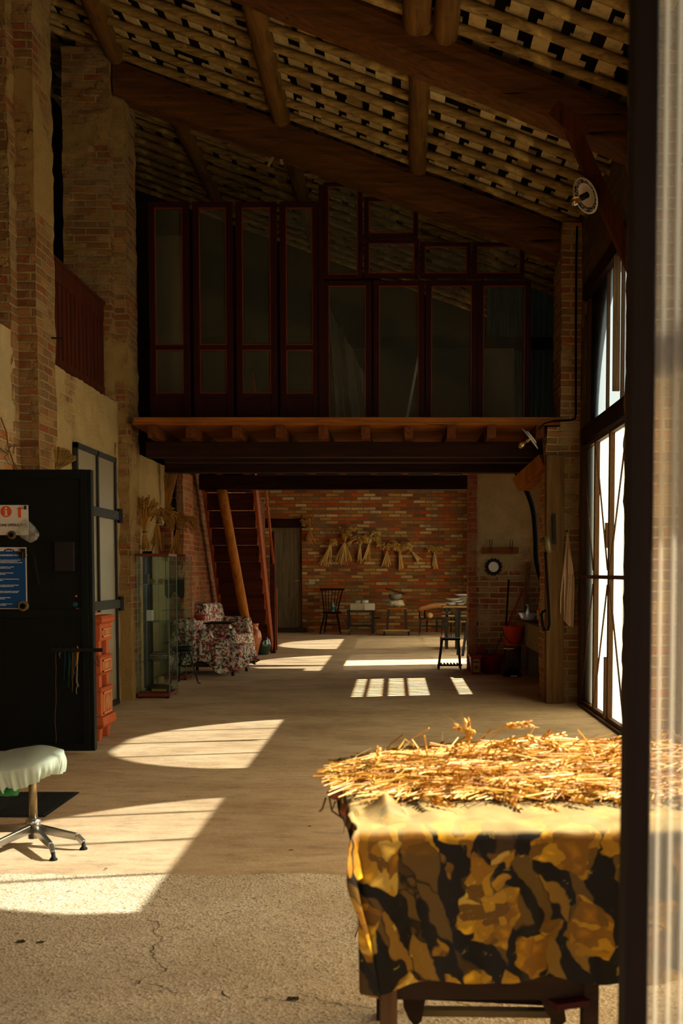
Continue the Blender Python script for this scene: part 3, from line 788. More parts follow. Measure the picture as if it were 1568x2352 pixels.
# sign with arrow
p0, p1 = gp(-80, 1160), gp(66, 1229)
s = thing('notice', 'white notice with an orange information sign and arrow, on the dark gate', 'notice', ((p0.x + p1.x) / 2, YS, p1.z), 'notices on the gate')
MB().box(p0.x, YS, p1.z, p1.x, YS + .003, p0.z).build('sheet', M_PAPER, s)
mb = MB(); c = gp(14, 1175); r = .0425
mb.prism([(r * math.cos(k / 32 * 6.2832), r * math.sin(k / 32 * 6.2832)) for k in range(32)], lambda u, v, w_: (c.x + u, YS - .0004 - .0008 * w_, c.z + v))
a = gp(45, 1176); w_ = .011
arrow = [(-w_, -.042), (w_, -.042), (w_, .022), (.023, .022), (0, .041), (-.023, .022), (-w_, .022)]
mb.prism(arrow, lambda u, v, ww: (a.x + u, YS - .0004 - .0008 * ww, a.z + v))
mb.build('symbol', flat('sign_orange', '#b8421a', .6, var=.03), s)
mb = MB()
mb.box(c.x - .008, YS - .0022, c.z - .026, c.x + .008, YS - .0012, c.z + .012).box(c.x - .014, YS - .0022, c.z - .031, c.x + .014, YS - .0012, c.z - .025).box(c.x - .014, YS - .0022, c.z + .007, c.x, YS - .0012, c.z + .012)
mb.prism([(.0085 * math.cos(k / 16 * 6.2832), .0085 * math.sin(k / 16 * 6.2832)) for k in range(16)], lambda u, v, ww: (c.x + u, YS - .0012 - .001 * ww, c.z + .025 + v))
mb.build('letter', M_PAPER, s)
mb = MB(); q = gp(-1, 1209); text(mb, 'ONI OPERATIVE', q.x, YS - .0012, q.z, .0285); q2 = gp(-2, 1209)
text(mb, 'INFORMAZI', q2.x, YS - .0012, q.z, .0285, align='RIGHT')
mb.build('lettering', flat('ink', '#1a1815', .7), s)
# safety notice
p0, p1 = gp(-22, 1257), gp(63, 1406)
s = thing('notice', 'blue and white safety notice with rows of small print, on the dark gate', 'notice', ((p0.x + p1.x) / 2, YS, p1.z), 'notices on the gate')
MB().box(p0.x, YS, p1.z, p1.x, YS + .003, p0.z).build('sheet', M_PAPER, s)
a, b = gp(-18, 1266), gp(60.5, 1397); c = gp(21, 1266)
mb = MB().box(a.x, YS - .0012, b.z, b.x, YS - .0002, a.z)
mb.prism([(.042 * math.cos(k / 20 * math.pi), .02 * math.sin(k / 20 * math.pi)) for k in range(21)], lambda u, v, ww: (c.x + u, YS - .0002 - .001 * ww, a.z + v - .0005))
mb.build('blue_field', flat('notice_blue', '#0e3a6a', .6, var=.03), s)
mb = MB(); q = gp(21, 1266.5); text(mb, 'COVID 19', q.x, YS - .002, q.z, .0125, align='CENTER')
q = gp(21, 1277); text(mb, 'DI SICUREZZA SUL LAVORO', gp(-1, 1277).x, YS - .002, q.z, .0165)
rows = [(1287.5, ['SOTTOPORSI AL CONTROLLO DELLA TEMPERATURA', 'CORPOREA. QUALORA LA STESSA SUPERI I 37.5', 'IL LAVORATORE NON AVRA ACCESSO ALLA STRUTTURA']),
        (1303, ['OSSERVARE LA DISTANZA DI 1 - 2 METRI', 'FRA UN LAVORATORE E L ALTRO']), (1317, ["OBBLIGATORIO L'USO DI MASCHERINA", 'E GUANTI PROTETTIVI']),
        (1331, ["OBBLIGATORIO L'USO DI INDUMENTI PROTETTIVI", 'CAMICE E CUFFIA']), (1345, ['TERMINATO IL TURNO LAVORATIVO RIMUOVERE', 'E RIPORRE GLI INDUMENTI PROTETTIVI']),
        (1359, ['LAVARSI LE MANI ACCURATAMENTE CON SAPONE', 'E ACQUA CALDA PER ALMENO 40 - 60 SECONDI']), (1373.5, ['NON RIUTILIZZARE MASCHERINE', 'E GUANTI MONOUSO']),
        (1388, ["IGIENIZZARE L'AMBIENTE DI LAVORO", '1 VOLTA LA SETTIMANA'])]
for py, ls in rows:
    for k, l in enumerate(ls): text(mb, l, gp(-13, py).x, YS - .002, gp(0, py + 2.9 * k).z, .0082)
mb.build('lettering', flat('white_ink', '#c4c8cc', .7, var=.02), s)

def disc(name, px, py, r, h, m, label, cat, inner=None, n=24):
    c = gp(px, py); Mx = rotm(x=math.pi / 2)
    o = MB().lathe([(0, 0), (r, 0), (r, h * .7), (r * .85, h), (0, h)], (c.x, YS, c.z), n, M=Mx).build(name, m, smooth=False, label=label, cat=cat)
    if inner: MB().lathe([(r * .6, h), (r * .6, h * 1.12), (r * .3, h * 1.12), (r * .3, h)], (c.x, YS, c.z), n, M=Mx).build('ring', inner, o)
    return o
M_BRASSY = flat('stained_brass', '#8a7a3a', .45, .3, var=.6, scale=60)
disc('round_magnet', 28, 1229, .032, .02, flat('tarnished_steel', '#6a5a48', .5, .4, var=.4, scale=50), 'small tarnished round magnet at the bottom of the arrow notice', 'magnet', M_BLACK)
disc('round_magnet', 55, 1392, .04, .025, M_BRASSY, 'brassy ring magnet on the lower corner of the blue notice', 'magnet', M_BLACK)
disc('round_magnet', 173.5, 1388, .02, .012, flat('teal', '#12383c', .5), 'teal round magnet low on the gate near its edge', 'magnet')
disc('button_magnet', 175.5, 1369, .0075, .01, flat('orange_button', '#a8622a', .5), 'tiny orange button magnet above the teal one', 'magnet')
c = gp(179, 1398); MB().box(c.x - .012, YS - .012, c.z - .006, c.x + .012, YS, c.z + .006).build('bar_magnet', flat('rust_bar', '#5a3424', .6), label='small rust-coloured bar magnet below the teal one', cat='magnet')
c = gp(53, 1271); o = MB().box(c.x - .024, YS - .022, c.z - .034, c.x + .022, YS - .004, c.z + .036).build('clip_magnet', M_BLACK, label='black block clip at the upper corner of the blue notice', cat='clip', bevel=.003)
MB().box(c.x + .002, YS - .0232, c.z - .03, c.x + .008, YS - .0221, c.z + .006).box(c.x - .02, YS - .0232, c.z + .01, c.x - .012, YS - .0221, c.z + .03).build('label_strip', M_BRASSY, o)
c = gp(59, 1166); MB().box(c.x - .006, YS - .016, c.z - .014, c.x + .006, YS, c.z + .014).build('bar_magnet', M_RED, label='small dark bar magnet at the top corner of the arrow notice', cat='magnet')
p0, p1 = gp(127, 1242), gp(174, 1313)
o = MB().box(p0.x, YS - .035, p1.z, p1.x, YS, p0.z).build('wall_box', flat('brown_box', '#171010', .6), label='shallow dark brown box fixed on the gate, beside its edge', cat='box', bevel=.006)
MB().box(p0.x - .004, YS - .04, p0.z - .012, p1.x + .004, YS - .0355, p0.z + .004).build('lid', M_GATE, o)
p0, p1 = gp(79, 1275), gp(90, 1342)
MB().bar((p0.x, YS - .008, p0.z), (p1.x, YS - .008, p1.z), .016, .008).build('thin_stick', flat('brown_box', '#171010', .6), label='thin dark stick hanging on the gate right of the blue notice', cat='stick')
# plastic bag
t = NT('clear_film'); v = t.obj()
tr = t.n('ShaderNodeBsdfTransparent'); tr.inputs[0].default_value = (.95, .95, .93, 1)
bs = t.bsdf('#b8b8b0', .18, 0, .8); m_ = t.n('ShaderNodeMixShader')
t.link(t.ramp(t.noise(v, 24, 5, .7, 1.5), [(.42, .08), (.66, .5)]), m_.inputs[0]); t.link(tr.outputs[0], m_.inputs[1]); t.link(bs, m_.inputs[2])
M_FILM = t.done(m_.outputs[0])
out = [(58, 1191), (68, 1197), (80, 1208), (90, 1222), (92, 1231), (85, 1240), (76, 1246), (70, 1247), (60, 1241), (50, 1236), (44, 1228), (36, 1221), (48, 1203)]
n_ = 24
def bag(side):
    cc = gp(66, 1219)
    def f(u, v):
        k = u * len(out); i = int(k) % len(out); j = (i + 1) % len(out); ff = k - int(k)
        P_ = gp(*out[i]).lerp(gp(*out[j]), ff); q = cc.lerp(P_, v)
        dy = .035 * (1 - v ** 2) ** .6 * (1 + .6 * noise.noise(q * 30)); 
        return Vector((q.x, YS - .012 - (dy if side else -.004 + .0 * dy), q.z))
    return f
MB().grid(40, 12, bag(1)).grid(40, 4, bag(0)).build('plastic_bag', M_FILM, smooth=True, label='crumpled clear plastic bag hanging over the corner of the arrow notice', cat='bag')
# strings hanging from a rod
p0, p1 = gp(124, 1486), gp(200, 1492)
MB().tube([(p0.x, YS - .02, p0.z), (p1.x, YS - .02, p1.z)], .006, 8).build('string_rod', M_BLACK, label='thin iron rod across the gate with strings looped over it', cat='rod')
strs = [(130, 1488, 1742, '#5a4220', .0022, 'long thin brown string hanging almost to the foot of the gate'), (138, 1488, 1512, '#4a5a5a', .003, 'short grey looped string beside the long brown one'),
        (149, 1488, 1560, '#0e2e2a', .003, 'dark green string hanging from the rod, left one of two'), (159, 1488, 1578, '#103a34', .0035, 'bluish green string hanging from the rod, right one of two'),
        (167, 1490, 1588, '#5a3414', .0042, 'thick knotted brown string in the middle of the rod'), (172, 1490, 1548, '#3a4a48', .003, 'dark grey string between the brown and yellow ones'),
        (178, 1487, 1542, '#a87a1a', .0042, 'yellow string looped at the end of the rod'), (177, 1540, 1594, '#7a7a70', .003, 'pale grey string hanging below the yellow loop')]
for px, y0, y1, colr, rr, lab in strs:
    n = 16; pts = []
    for i in range(n + 1):
        f = i / n; q = gp(px + 5 * noise.noise(Vector((px, f * 4, 0))) * (f if y1 < 1700 else 1), y0 + (y1 - y0) * f)
        pts.append(Vector((q.x, YS - .012 - .01 * abs(noise.noise(Vector((f * 5, px, 0)))), q.z)))
    mb = MB().tube(pts, rr, 6)
    if y1 < 1600:
        l2 = [Vector((p_.x + .012 + .006 * noise.noise(p_ * 40), p_.y - .012, p_.z)) for p_ in pts[:int(n * .8)]]
        mb.tube([pts[0], Vector((pts[0].x + .006, YS - .034, pts[0].z + .012))] + l2, rr * .8, 6)
    mb.build('string', flat('string_' + colr[1:], colr, .9), smooth=True, label=lab, cat='string', group='strings hanging on the gate')
# broom head behind the gate
o = thing('reed_broom', 'half-round reed broom head standing up behind the gate', 'broom', (-2.9, 8.6, 1.9))
mb = MB(); c = at(128, 1082, 8.7)
for k in range(46):
    a = math.radians(92 - 62 * k / 45); L = .2 + U(-.012, .012)
    mb.bar(c + Vector((.02 * math.cos(a), U(-.01, .01), .02 * math.sin(a))), c + Vector((L * math.cos(a), U(-.012, .012), L * math.sin(a))), .009, .009)
mb.build('reeds', M_POLE, o)
MB().tube([c + Vector((-.02, 0, -.08)), c + Vector((-.1, 0, -1.6))], .014, 8).build('handle', M_POST, o)
# dry vine on the wall by the near pier
for k, (lab, pts) in enumerate((('bare twig on the patched brick over the gate, the long one', [(2, 960), (14, 990), (20, 1030), (30, 1060), (44, 1085)]), ('short bare twig crossing the patched brick over the gate', [(0, 1030), (14, 1040), (26, 1024), (44, 1024)]), ('forked bare twig low on the patched brick over the gate', [(24, 1020), (18, 1042), (10, 1050), (20, 1066)]))):
    MB().tube([Vector((-3.1, -3.1 * ray(*p).y / ray(*p).x, CH - 3.1 * ray(*p).z / ray(*p).x)) for p in pts], .006 - .0015 * k, 6, jit=.3).build('bare_twig', M_POST, smooth=True, label=lab, cat='twig', group='bare twigs on the brick')

# terracotta stove
M_TERR = flat('terracotta', '#b2552c', .75, var=.25, scale=9, bump=.25)
M_TERL = flat('terracotta_pale', '#c08a5c', .85, var=.2, scale=10)
sx0, sx1, sy0, sy1 = -2.78, -2.43, 8.42, 8.76
st = thing('terracotta_stove', 'tiered terracotta stove of stacked ornate blocks beside the gate edge', 'stove', ((sx0 + sx1) / 2, 8.59, 0))
zz = lambda py: 1.4 + (HZ - py) / F * 8.25
def frus(z0, z1, e0, e1, m=M_TERR):
    mb.add([(sx0 - e0, sy0 - e0, z0), (sx1 + e0, sy0 - e0, z0), (sx1 + e0, sy1 + e0, z0), (sx0 - e0, sy1 + e0, z0), (sx0 - e1, sy0 - e1, z1), (sx1 + e1, sy0 - e1, z1), (sx1 + e1, sy1 + e1, z1), (sx0 - e1, sy1 + e1, z1)],
           [(3, 2, 1, 0), (4, 5, 6, 7), (0, 1, 5, 4), (1, 2, 6, 5), (2, 3, 7, 6), (3, 0, 4, 7)])
def panel_relief(z0, z1):
    m2 = MB(); w2 = .02
    for (fx, fy, ax) in ((sx1, None, 'y'), (None, sy0, 'x')):
        a0, a1 = (sy0 + .05, sy1 - .05) if ax == 'y' else (sx0 + .05, sx1 - .05)
        def bx(u0, v0, u1, v1):
            if ax == 'y': m2.box(sx1 - .002, u0, v0, sx1 + .01, u1, v1)
            else: m2.box(u0, sy0 - .01, v0, u1, sy0 + .002, v1)
        bx(a0, z0, a1, z0 + .012); bx(a0, z1 - .012, a1, z1); bx(a0, z0, a0 + .012, z1); bx(a1 - .012, z0, a1, z1)
        cm = (a0 + a1) / 2
        for k in (-1, 0, 1): bx(cm + k * .05 - .01, z0 + (z1 - z0) * (.25 if k else .2), cm + k * .05 + .01, z0 + (z1 - z0) * (.7 if k else .82))
    return m2
tiers = [(.1, .44, 'lower_block'), (.54, .71, 'middle_block'), (.83, .97, 'upper_block')]
for z0, z1, nm in tiers:
    mb = MB()
    if nm == 'lower_block': frus(z0, z0 + .03, .0, .03); frus(z0 + .03, z0 + .1, .03, .02); frus(z0 + .1, z1 - .03, .0, .0); frus(z1 - .03, z1, .015, .0)
    elif nm == 'upper_block': frus(z0, z1 - .0, 0, 0); frus(z1, z1 + .015, .005, .025); frus(z1 + .015, z1 + .05, .025, .025); frus(z1 + .05, z1 + .07, .025, .01)
    else: frus(z0, z0 + .02, -.01, .01); frus(z0 + .02, z1 - .02, 0, 0); frus(z1 - .02, z1, .01, -.01)
    b = mb.build(nm, M_TERR, st, bevel=.006)
    panel_relief(z0 + (.12 if nm == 'lower_block' else .03), z1 - .04).build('relief', M_TERL, b)
MB().box(sx0 + .03, sy0 + .03, 1.04, sx1 - .06, sy1 - .06, 1.06).build('top_plate', M_TERL, st, bevel=.004)
for z0, z1 in ((.44, .54), (.71, .83)):
    for x in (sx0 + .02, sx1 - .1):
        for y in (sy0 + .02, sy1 - .1): MB().box(x, y, z0, x + .08, y + .08, z1).build('spacer_column', M_TERR, st)
for x in (sx0 + .02, sx1 - .09):
    for y in (sy0 + .01, sy1 - .09): MB().add([(x, y, 0), (x + .07, y, 0), (x + .07, y + .07, 0), (x, y + .07, 0), (x - .01, y - .01, .1), (x + .08, y - .01, .1), (x + .08, y + .08, .1), (x - .01, y + .08, .1)], [(3, 2, 1, 0), (4, 5, 6, 7), (0, 1, 5, 4), (1, 2, 6, 5), (2, 3, 7, 6), (3, 0, 4, 7)]).build('foot', M_TERR, st, bevel=.008)

# rubber mat
p0, p1 = fl(168, 1823), fl(126, 1878)
mb = MB(); x0, x1, y0, y1 = -3.2, -2.0, 5.78, 6.42
mb.box(x0, y0, .002, x1, y1, .008)
k = x0 + .01
while k < x1 - .01: mb.box(k, y0 + .01, .008, k + .009, y1 - .01, .013); k += .018
mb.build('rubber_mat', flat('mat_rubber', '#2a2826', .8, var=.4, scale=12), label='dark ribbed rubber mat on the concrete behind the stool', cat='mat')

# work stool
s = thing('work_stool', 'stool with a pale elastic seat cover and a star-shaped steel foot', 'stool', (-1.865, 5.22, 0))
SX, SY = -1.865, 5.22
M_CHR = flat('chrome', '#b8b4ac', .22, .95, var=.15, scale=20)
M_WORN = flat('worn_chrome', '#a8906a', .35, .7, var=.5, scale=30)
MB().tube([(SX, SY, .12), (SX, SY, .42)], .021, 16).build('column', M_WORN, s, smooth=True)
MB().lathe([(0, .03), (.028, .03), (.028, .1), (.038, .105), (.038, .125), (.024, .135), (0, .135)], (SX, SY, 0), 20).build('hub', M_CHR, s, smooth=True)
ends = [fl(190, 1942, .02), fl(122, 1966, .02), fl(-20, 1963, .02), fl(-30, 1921, .02)]
c0 = Vector((SX, SY, 0))
for e in ends:
    d = (e - c0); d.z = 0; L = d.length; d.normalize()
    p0 = c0 + d * .03 + Vector((0, 0, .082)); p1 = c0 + d * (L - .035) + Vector((0, 0, .062)); p2 = c0 + d * (L + .005) + Vector((0, 0, .035))
    mb = MB().bar(p0, p1, .026, .044, taper=.8).bar(p1 + Vector((0, 0, .004)), p2, .021, .028)
    b = mb.build('leg', M_CHR, s, bevel=.004)
    MB().lathe([(0, 0), (.019, 0), (.02, .006), (.011, .016), (.008, .04), (0, .04)], (p2.x, p2.y, 0), 14).build('foot', M_BLACK, b, smooth=True)
# seat: cushion and gathered cover
def seat_outline(t_):
    c, s_ = math.cos(t_), math.sin(t_)
    rx = .205 * (abs(c) ** 2.6 + abs(s_) ** 2.6) ** (-1 / 2.6)
    return Vector((rx * c, rx * .95 * s_, 0))
TI = rotm(x=math.radians(4), y=math.radians(-7))
SC = Vector((SX - .055, SY, .425))
def cov(u, v):
    t_ = u * 2 * math.pi; o_ = seat_outline(t_)
    if v < .5: k = v / .5; q = o_ * k; q.z = .045 * (1 - k ** 4) + .012 + .006 * noise.noise(Vector((q.x * 9, q.y * 9, 0)))
    else:
        k = (v - .5) / .5; pl = math.sin(t_ * 19 + 3 * noise.noise(Vector((t_, 0, 0)))) * .012 * k + .009 * math.sin(t_ * 41) * k
        sag = .02 + .05 * max(0, math.sin(t_ * 1.0 - 2.6)) + .03 * max(0, math.sin(t_ * 2 + 1))
        q = o_ * (1.0 + .05 * math.sin(k * math.pi) - .13 * k) + o_.normalized() * pl
        q.z = .012 - (.055 + sag) * k
    return SC + TI @ q
M_COVER = flat('pale_cover', '#a9b3a2', .65, var=.18, scale=6)
MB().grid(150, 24, cov).build('seat_cover', M_COVER, s, smooth=True)
def cush(u, v):
    t_ = u * 2 * math.pi; o_ = seat_outline(t_); ks = [(0, .0), (.82, .0), (.85, -.02), (.8, -.055), (0, -.06)]; f = v * 4; i = min(3, int(f)); f -= i
    k = ks[i][0] * (1 - f) + ks[i + 1][0] * f; z = ks[i][1] * (1 - f) + ks[i + 1][1] * f
    q = o_ * k; q.z = z; return SC + TI @ q
MB().grid(60, 8, cush).build('cushion', flat('green_vinyl', '#1e6a30', .5), s, smooth=True)
pp = [SC + TI @ (seat_outline(a_) * .8 + Vector((0, 0, -.095 - .012 * math.sin(a_ * 3)))) for a_ in [math.radians(195 + k * 8) for k in range(11)]]
MB().tube(pp, .028, 8).build('padding', flat('green_vinyl', '#1e6a30', .5), s, smooth=True)

# ================================================================ LEFT MIDDLE
WHT = []
M_STRAW = None
t = NT('wheat_straw'); g_ = t.n('ShaderNodeNewGeometry'); v = t.obj()
c = t.ramp(g_.outputs['Random Per Island'], [(0, '#7a460c'), (.2, '#a0660f'), (.45, '#b8821e'), (.7, '#c89a3c'), (.93, '#dcc080')])
b1 = t.bsdf(c, .55, 0, .35); tl = t.n('ShaderNodeBsdfTranslucent'); t.link(c, tl.inputs[0]); ms = t.n('ShaderNodeMixShader'); ms.inputs[0].default_value = .18
t.link(b1, ms.inputs[1]); t.link(tl.outputs[0], ms.inputs[2]); M_STRAW = t.done(ms.outputs[0])
t = NT('dull_wheat'); g_ = t.n('ShaderNodeNewGeometry')
M_DULL = t.done(t.bsdf(t.ramp(g_.outputs['Random Per Island'], [(0, '#6a4416'), (.4, '#8a5e22'), (.8, '#a87832')]), .7, 0, .2))
def ear(mb, p, d, L=.07, r=.007, mi=0, awn=True):
    d = d.normalized(); a = d.orthogonal().normalized(); b = d.cross(a)
    n = max(4, int(L / .009))
    for i in range(n):
        for sgn in (-1, 1):
            q = p + d * (L * i / n); s_ = (a if i % 2 else b) * sgn
            e = q + d * .012 + s_ * r * 1.1
            mb.tube([q + s_ * r * .2, (q + e) / 2 + s_ * r * .35, e + d * .004], [r * .35, r * .62, r * .12], 5, mi, caps=False)
            if awn and (i + (sgn > 0)) % 3 == 0: mb.tube([e, e + d * U(.03, .06) + s_ * U(.006, .02)], [.0007, .0003], 3, mi, caps=False)
def sheaf(name, label, tie, up, Lu, Ld, spread, n, mat, group, su=None, wall=None, droop=.0, r=.0035, earl=.06):
    """Stalks bound at the tie: ears fan upward along `up`, straw ends fan downward."""
    tie = Vector(tie); up = Vector(up).normalized(); o = thing(name, label, 'sheaf', tie, group)
    mb = MB(); me = MB()
    for k in range(n):
        off = Vector((U(-1, 1), U(-1, 1), 0)) * .016
        du = (up + Vector((U(-1, 1), U(-.6, .6), U(-.25, .25))) * (su or spread)).normalized(); dd = (-up + Vector((U(-1, 1), U(-.6, .6), U(-.2, .2))) * spread).normalized()
        L1, L2 = Lu * U(.6, 1.0), Ld * U(.7, 1.0)
        def cl(p_):
            if wall is not None and p_.y > wall: p_.y = wall - .004
            return p_
        p2 = cl(tie + off + dd * L2); m_ = tie + off * .7
        p3 = cl(tie + off + du * L1 * .6); p4 = cl(tie + off + du * L1 + Vector((du.x * droop, 0, -droop * abs(U(.4, 1)))))
        mb.tube([p2, cl((p2 + m_) / 2 + Vector((U(-.01, .01), 0, U(-.01, .01)))), m_, p3, p4], r, 3, caps=False)
        ear(me, p4, (p4 - p3) + Vector((0, 0, -droop * .5)), earl * U(.7, 1.1), r * 2.2, awn=earl > .08)
    mb.add(me.v, me.f); mb.build('stalks', mat, o)
    a = up.orthogonal().normalized(); b = up.cross(a)
    MB().tube([tie + (a * math.cos(q) + b * math.sin(q)) * .026 for q in [k / 10 * 6.2832 for k in range(11)]], .005, 5).build('tie', M_BLACK if mat is M_DULL and 'cases' in group else M_POST, o)
    return o

# glass cases
def case(x0, x1, y0, y1, H_, label, shelves):
    o = thing('glass_case', label, 'glass case', ((x0 + x1) / 2, (y0 + y1) / 2, 0), 'glass display cases')
    m_ = flat('case_base', '#6a2c12', .5)
    MB().box(x0, y0, .02, x1, y1, .06).build('base', m_, o, bevel=.003); MB().box(x0, y0, H_ - .03, x1, y1, H_).build('top', m_, o, bevel=.003)
    q = .006; e = .008
    for a in ((x0 + e, y0 + e, x1 - e, y0 + e + q), (x0 + e, y1 - e - q, x1 - e, y1 - e), (x0 + e, y0 + e + q, x0 + e + q, y1 - e - q), (x1 - e - q, y0 + e + q, x1 - e, y1 - e - q)):
        MB().box(a[0], a[1], .06, a[2], a[3], H_ - .03).build('glass_panel', M_CGLASS, o)
    for z in shelves: MB().box(x0 + .03, y0 + .03, z, x1 - .03, y1 - .03, z + .006).build('shelf', glass('shelf_glass', (.8, .88, .84, 1), gloss=.1, haze=.2, hazecol='#8a9a90'), o)
    mb = MB()
    for x in (x0 + e, x1 - e):
        for y in (y0 + e, y1 - e): mb.box(x - .004, y - .004, .06, x + .004, y + .004, H_ - .03)
    mb.build('edge_strip', flat('glass_edge', '#5a6a5e', .3, spec=.6), o)
    MB().box(x1 - .03, y0 - .002, H_ - .09, x1 - .012, y0 + .01, H_ - .05).build('lock', M_CHR, o)
    for (x, y) in ((x0 + .03, y0 + .03), (x1 - .03, y0 + .03), (x0 + .03, y1 - .03), (x1 - .03, y1 - .03)): MB().lathe([(.015, 0), (.015, .02)], (x, y, 0), 10).build('foot', M_BLACK, o)
case(-2.85, -2.49, 11.28, 11.71, 1.605, 'tall glass display case with three shelves, the nearer of the two', (1.26, .845, .40))
case(-3.06, -2.7, 13.22, 13.65, 1.63, 'glass display case standing behind the nearer one', (1.31, .9, .47))
M_GOLD = flat('gold_cone', '#b08a3a', .5, .3, var=.4, scale=60)
def cone(x, y, z, label):
    mb = MB()
    for k in range(46):
        f = k / 46; a = k * 2.4; r_ = .026 * math.sin(math.pi * (.12 + .8 * f)); p_ = Vector((x + r_ * math.cos(a), y + r_ * math.sin(a), z + .004 + .05 * f))
        mb.bar(p_, p_ + Vector((math.cos(a) * .01, math.sin(a) * .01, .008)), .012, .004)
    mb.blob((x, y, z + .03), (.018, .018, .028)); mb.build('pine_cone', M_GOLD, label=label, cat='pine cone', group='golden cones on the case shelf')
cone(-2.715, 11.46, 1.266, 'larger golden cone on the top shelf of the nearer glass case')
cone(-2.62, 11.46, 1.266, 'smaller golden cone at the right on the top shelf of the nearer case')
M_SHELL = None
t = NT('striped_shell'); v = t.obj(); z_ = t.sep(v)[2]
M_SHELL = t.done(t.bsdf(t.mix(t.ramp(t.math('SINE', t.math('MULTIPLY', t.math('ADD', z_, t.math('MULTIPLY', t.noise(v, 9, 2), .03)), 260)), [(.3, .0), (.7, 1.0)]), '#2a2016', '#7a6a4c'), .5))
MB().blob((-2.66, 11.48, .40 + .055), (.095, .07, .055), n=20, m=12, amp=.1).build('striped_gourd', M_SHELL, smooth=True, label='dark gourd with pale stripes on the lowest shelf of the nearer case', cat='gourd')
MB().lathe([(0, 0), (.042, 0), (.046, .05), (.035, .08), (.012, .088), (0, .088)], (-2.64, 11.47, .145), 14).build('stone_weight', flat('weight_stone', '#8a7650', .85), smooth=True, label='pale blunt stone weight at the bottom of the nearer case', cat='stone')
MB().blob((-2.66, 11.47, .1), (.14, .09, .04), n=18, m=10, amp=.35, seed=4).build('dark_slab', flat('slab', '#241c12', .8), smooth=True, label='dark rounded slab lying on the base of the nearer case', cat='stone')
for k in range(3):
    x = -2.70 + .055 * k; mb = MB()
    for i in range(9):
        for j in range(5):
            a = j / 5 * math.pi + .3
            mb.blob((x + .006 * i - .01, 11.365 - .011 * math.sin(a), .083 + .011 * math.cos(a)), .0052, n=5, m=4)
    mb.build('corn_cob', M_GOLD, label=f'yellow corn cob leaning on the dark slab, {["left", "middle", "right"][k]} one of three', cat='corn cob', group='corn cobs in the nearer case')
MB().box(-2.83, 11.5, 1.27, -2.78, 11.62, 1.38).build('dark_tile', M_BLACK, label='small dark tile standing on the top shelf of the nearer case', cat='tile')
MB().box(-2.80, 11.52, .85, -2.74, 11.6, .97).build('pale_tag', M_PAPER, label='small pale card on the middle shelf of the nearer case', cat='card')
# second case contents
mb = MB()
for k in range(9):
    a = U(0, 6.28); p_ = Vector((-2.8, 13.4, 1.316)); q_ = p_ + Vector((math.cos(a) * .03, math.sin(a) * .03, U(.08, .16))); mb.tube([p_, (p_ + q_) / 2 + Vector((U(-.02, .02), 0, 0)), q_, q_ + Vector((U(-.03, .03), 0, .03))], [.005, .004, .003, .001], 5)
mb.build('coral_branch', flat('coral', '#a89878', .8), label='pale branching coral on the top shelf of the rear case', cat='coral')
MB().grid(10, 10, lambda u, v: Vector((-2.98 + .25 * u, 13.25 + .02 * math.sin(u * 7), 1.3 - v * (.2 + .05 * math.sin(u * 9))))).build('dark_cloth', M_BLACK, smooth=True, label='dark cloth hanging below the top shelf of the rear case', cat='cloth')
for k, (x, cc) in enumerate(((-2.86, '#6a7a34'), (-2.8, '#8a6a34'))): MB().blob((x, 13.4, .9 + .05), (.03, .03, .045), amp=.3, seed=k).build('dry_pod', flat('pod_' + str(k), cc, .8), smooth=True, label=('greenish' if k == 0 else 'brown') + ' dry pod on the middle shelf of the rear case', cat='pod')
for k, (x, z, rx) in enumerate(((-2.86, .115, .11), (-2.92, .2, .06))): MB().blob((x, 13.4, z), (rx, .08, .055), n=16, m=10, amp=.15, seed=k).build('round_stone', flat('pale_stone', '#7a705a', .85), smooth=True, label=('flat pale stone on the base of the rear case', 'round pale stone resting on the flat one in the rear case')[k], cat='stone')
# pan on a tripod
TX, TY = -2.66, 12.75
o = thing('tripod_pan', 'black pan held on an iron tripod between the glass cases', 'pan', (TX, TY, 0))
MB().lathe([(0, .42), (.11, .42), (.13, .47), (.135, .47), (.115, .415), (0, .41)], (TX, TY, 0), 20).build('pan', M_BLACK, o, smooth=True)
for k in range(3):
    a = 2.094 * k - .1; MB().tube([(TX + .09 * math.cos(a), TY + .09 * math.sin(a), .43), (TX + .2 * math.cos(a), TY + .2 * math.sin(a), .02), (TX + .23 * math.cos(a), TY + .23 * math.sin(a), .01)], .009, 6).build('leg', M_BLACK, o)
MB().grid(16, 3, lambda u, v: Vector((-3.03 + .12 * u, 12.3 + .035 * math.sin(u * 50), 1.65 * v))).build('corrugated_pipe', M_BLACK, label='dark ribbed panel on the wall seen through the nearer glass case', cat='panel')

# sheaves on and over the cases
sheaf('wheat_sheaf', 'wheat sheaf bound in the middle, standing at the left on the nearer glass case', at(332, 1222, 11.5), (-.05, 0, 1), .38, .22, .22, 70, M_DULL, 'dry sheaves over the glass cases', su=.3, droop=.06, earl=.09)
sheaf('wheat_sheaf', 'tall wheat sheaf hanging heads down on the plaster behind the nearer case', at(380, 1196, 13.85), (.12, -.05, 1), .66, .55, .16, 90, M_DULL, 'dry sheaves over the glass cases', su=.14, earl=.09)
sheaf('wheat_sheaf', 'wheat sheaf drooping at the right over the rear glass case', at(408, 1215, 13.3), (.15, -.1, 1), .33, .42, .2, 60, M_DULL, 'dry sheaves over the glass cases', su=.4, droop=.2, earl=.09)
sheaf('wheat_sheaf', 'dark spiky bunch in the shade between the first two sheaves', at(362, 1200, 12.2), (.1, .0, 1), .26, .35, .25, 50, M_DULL, 'dry sheaves over the glass cases', su=.5, droop=.1, earl=.08)
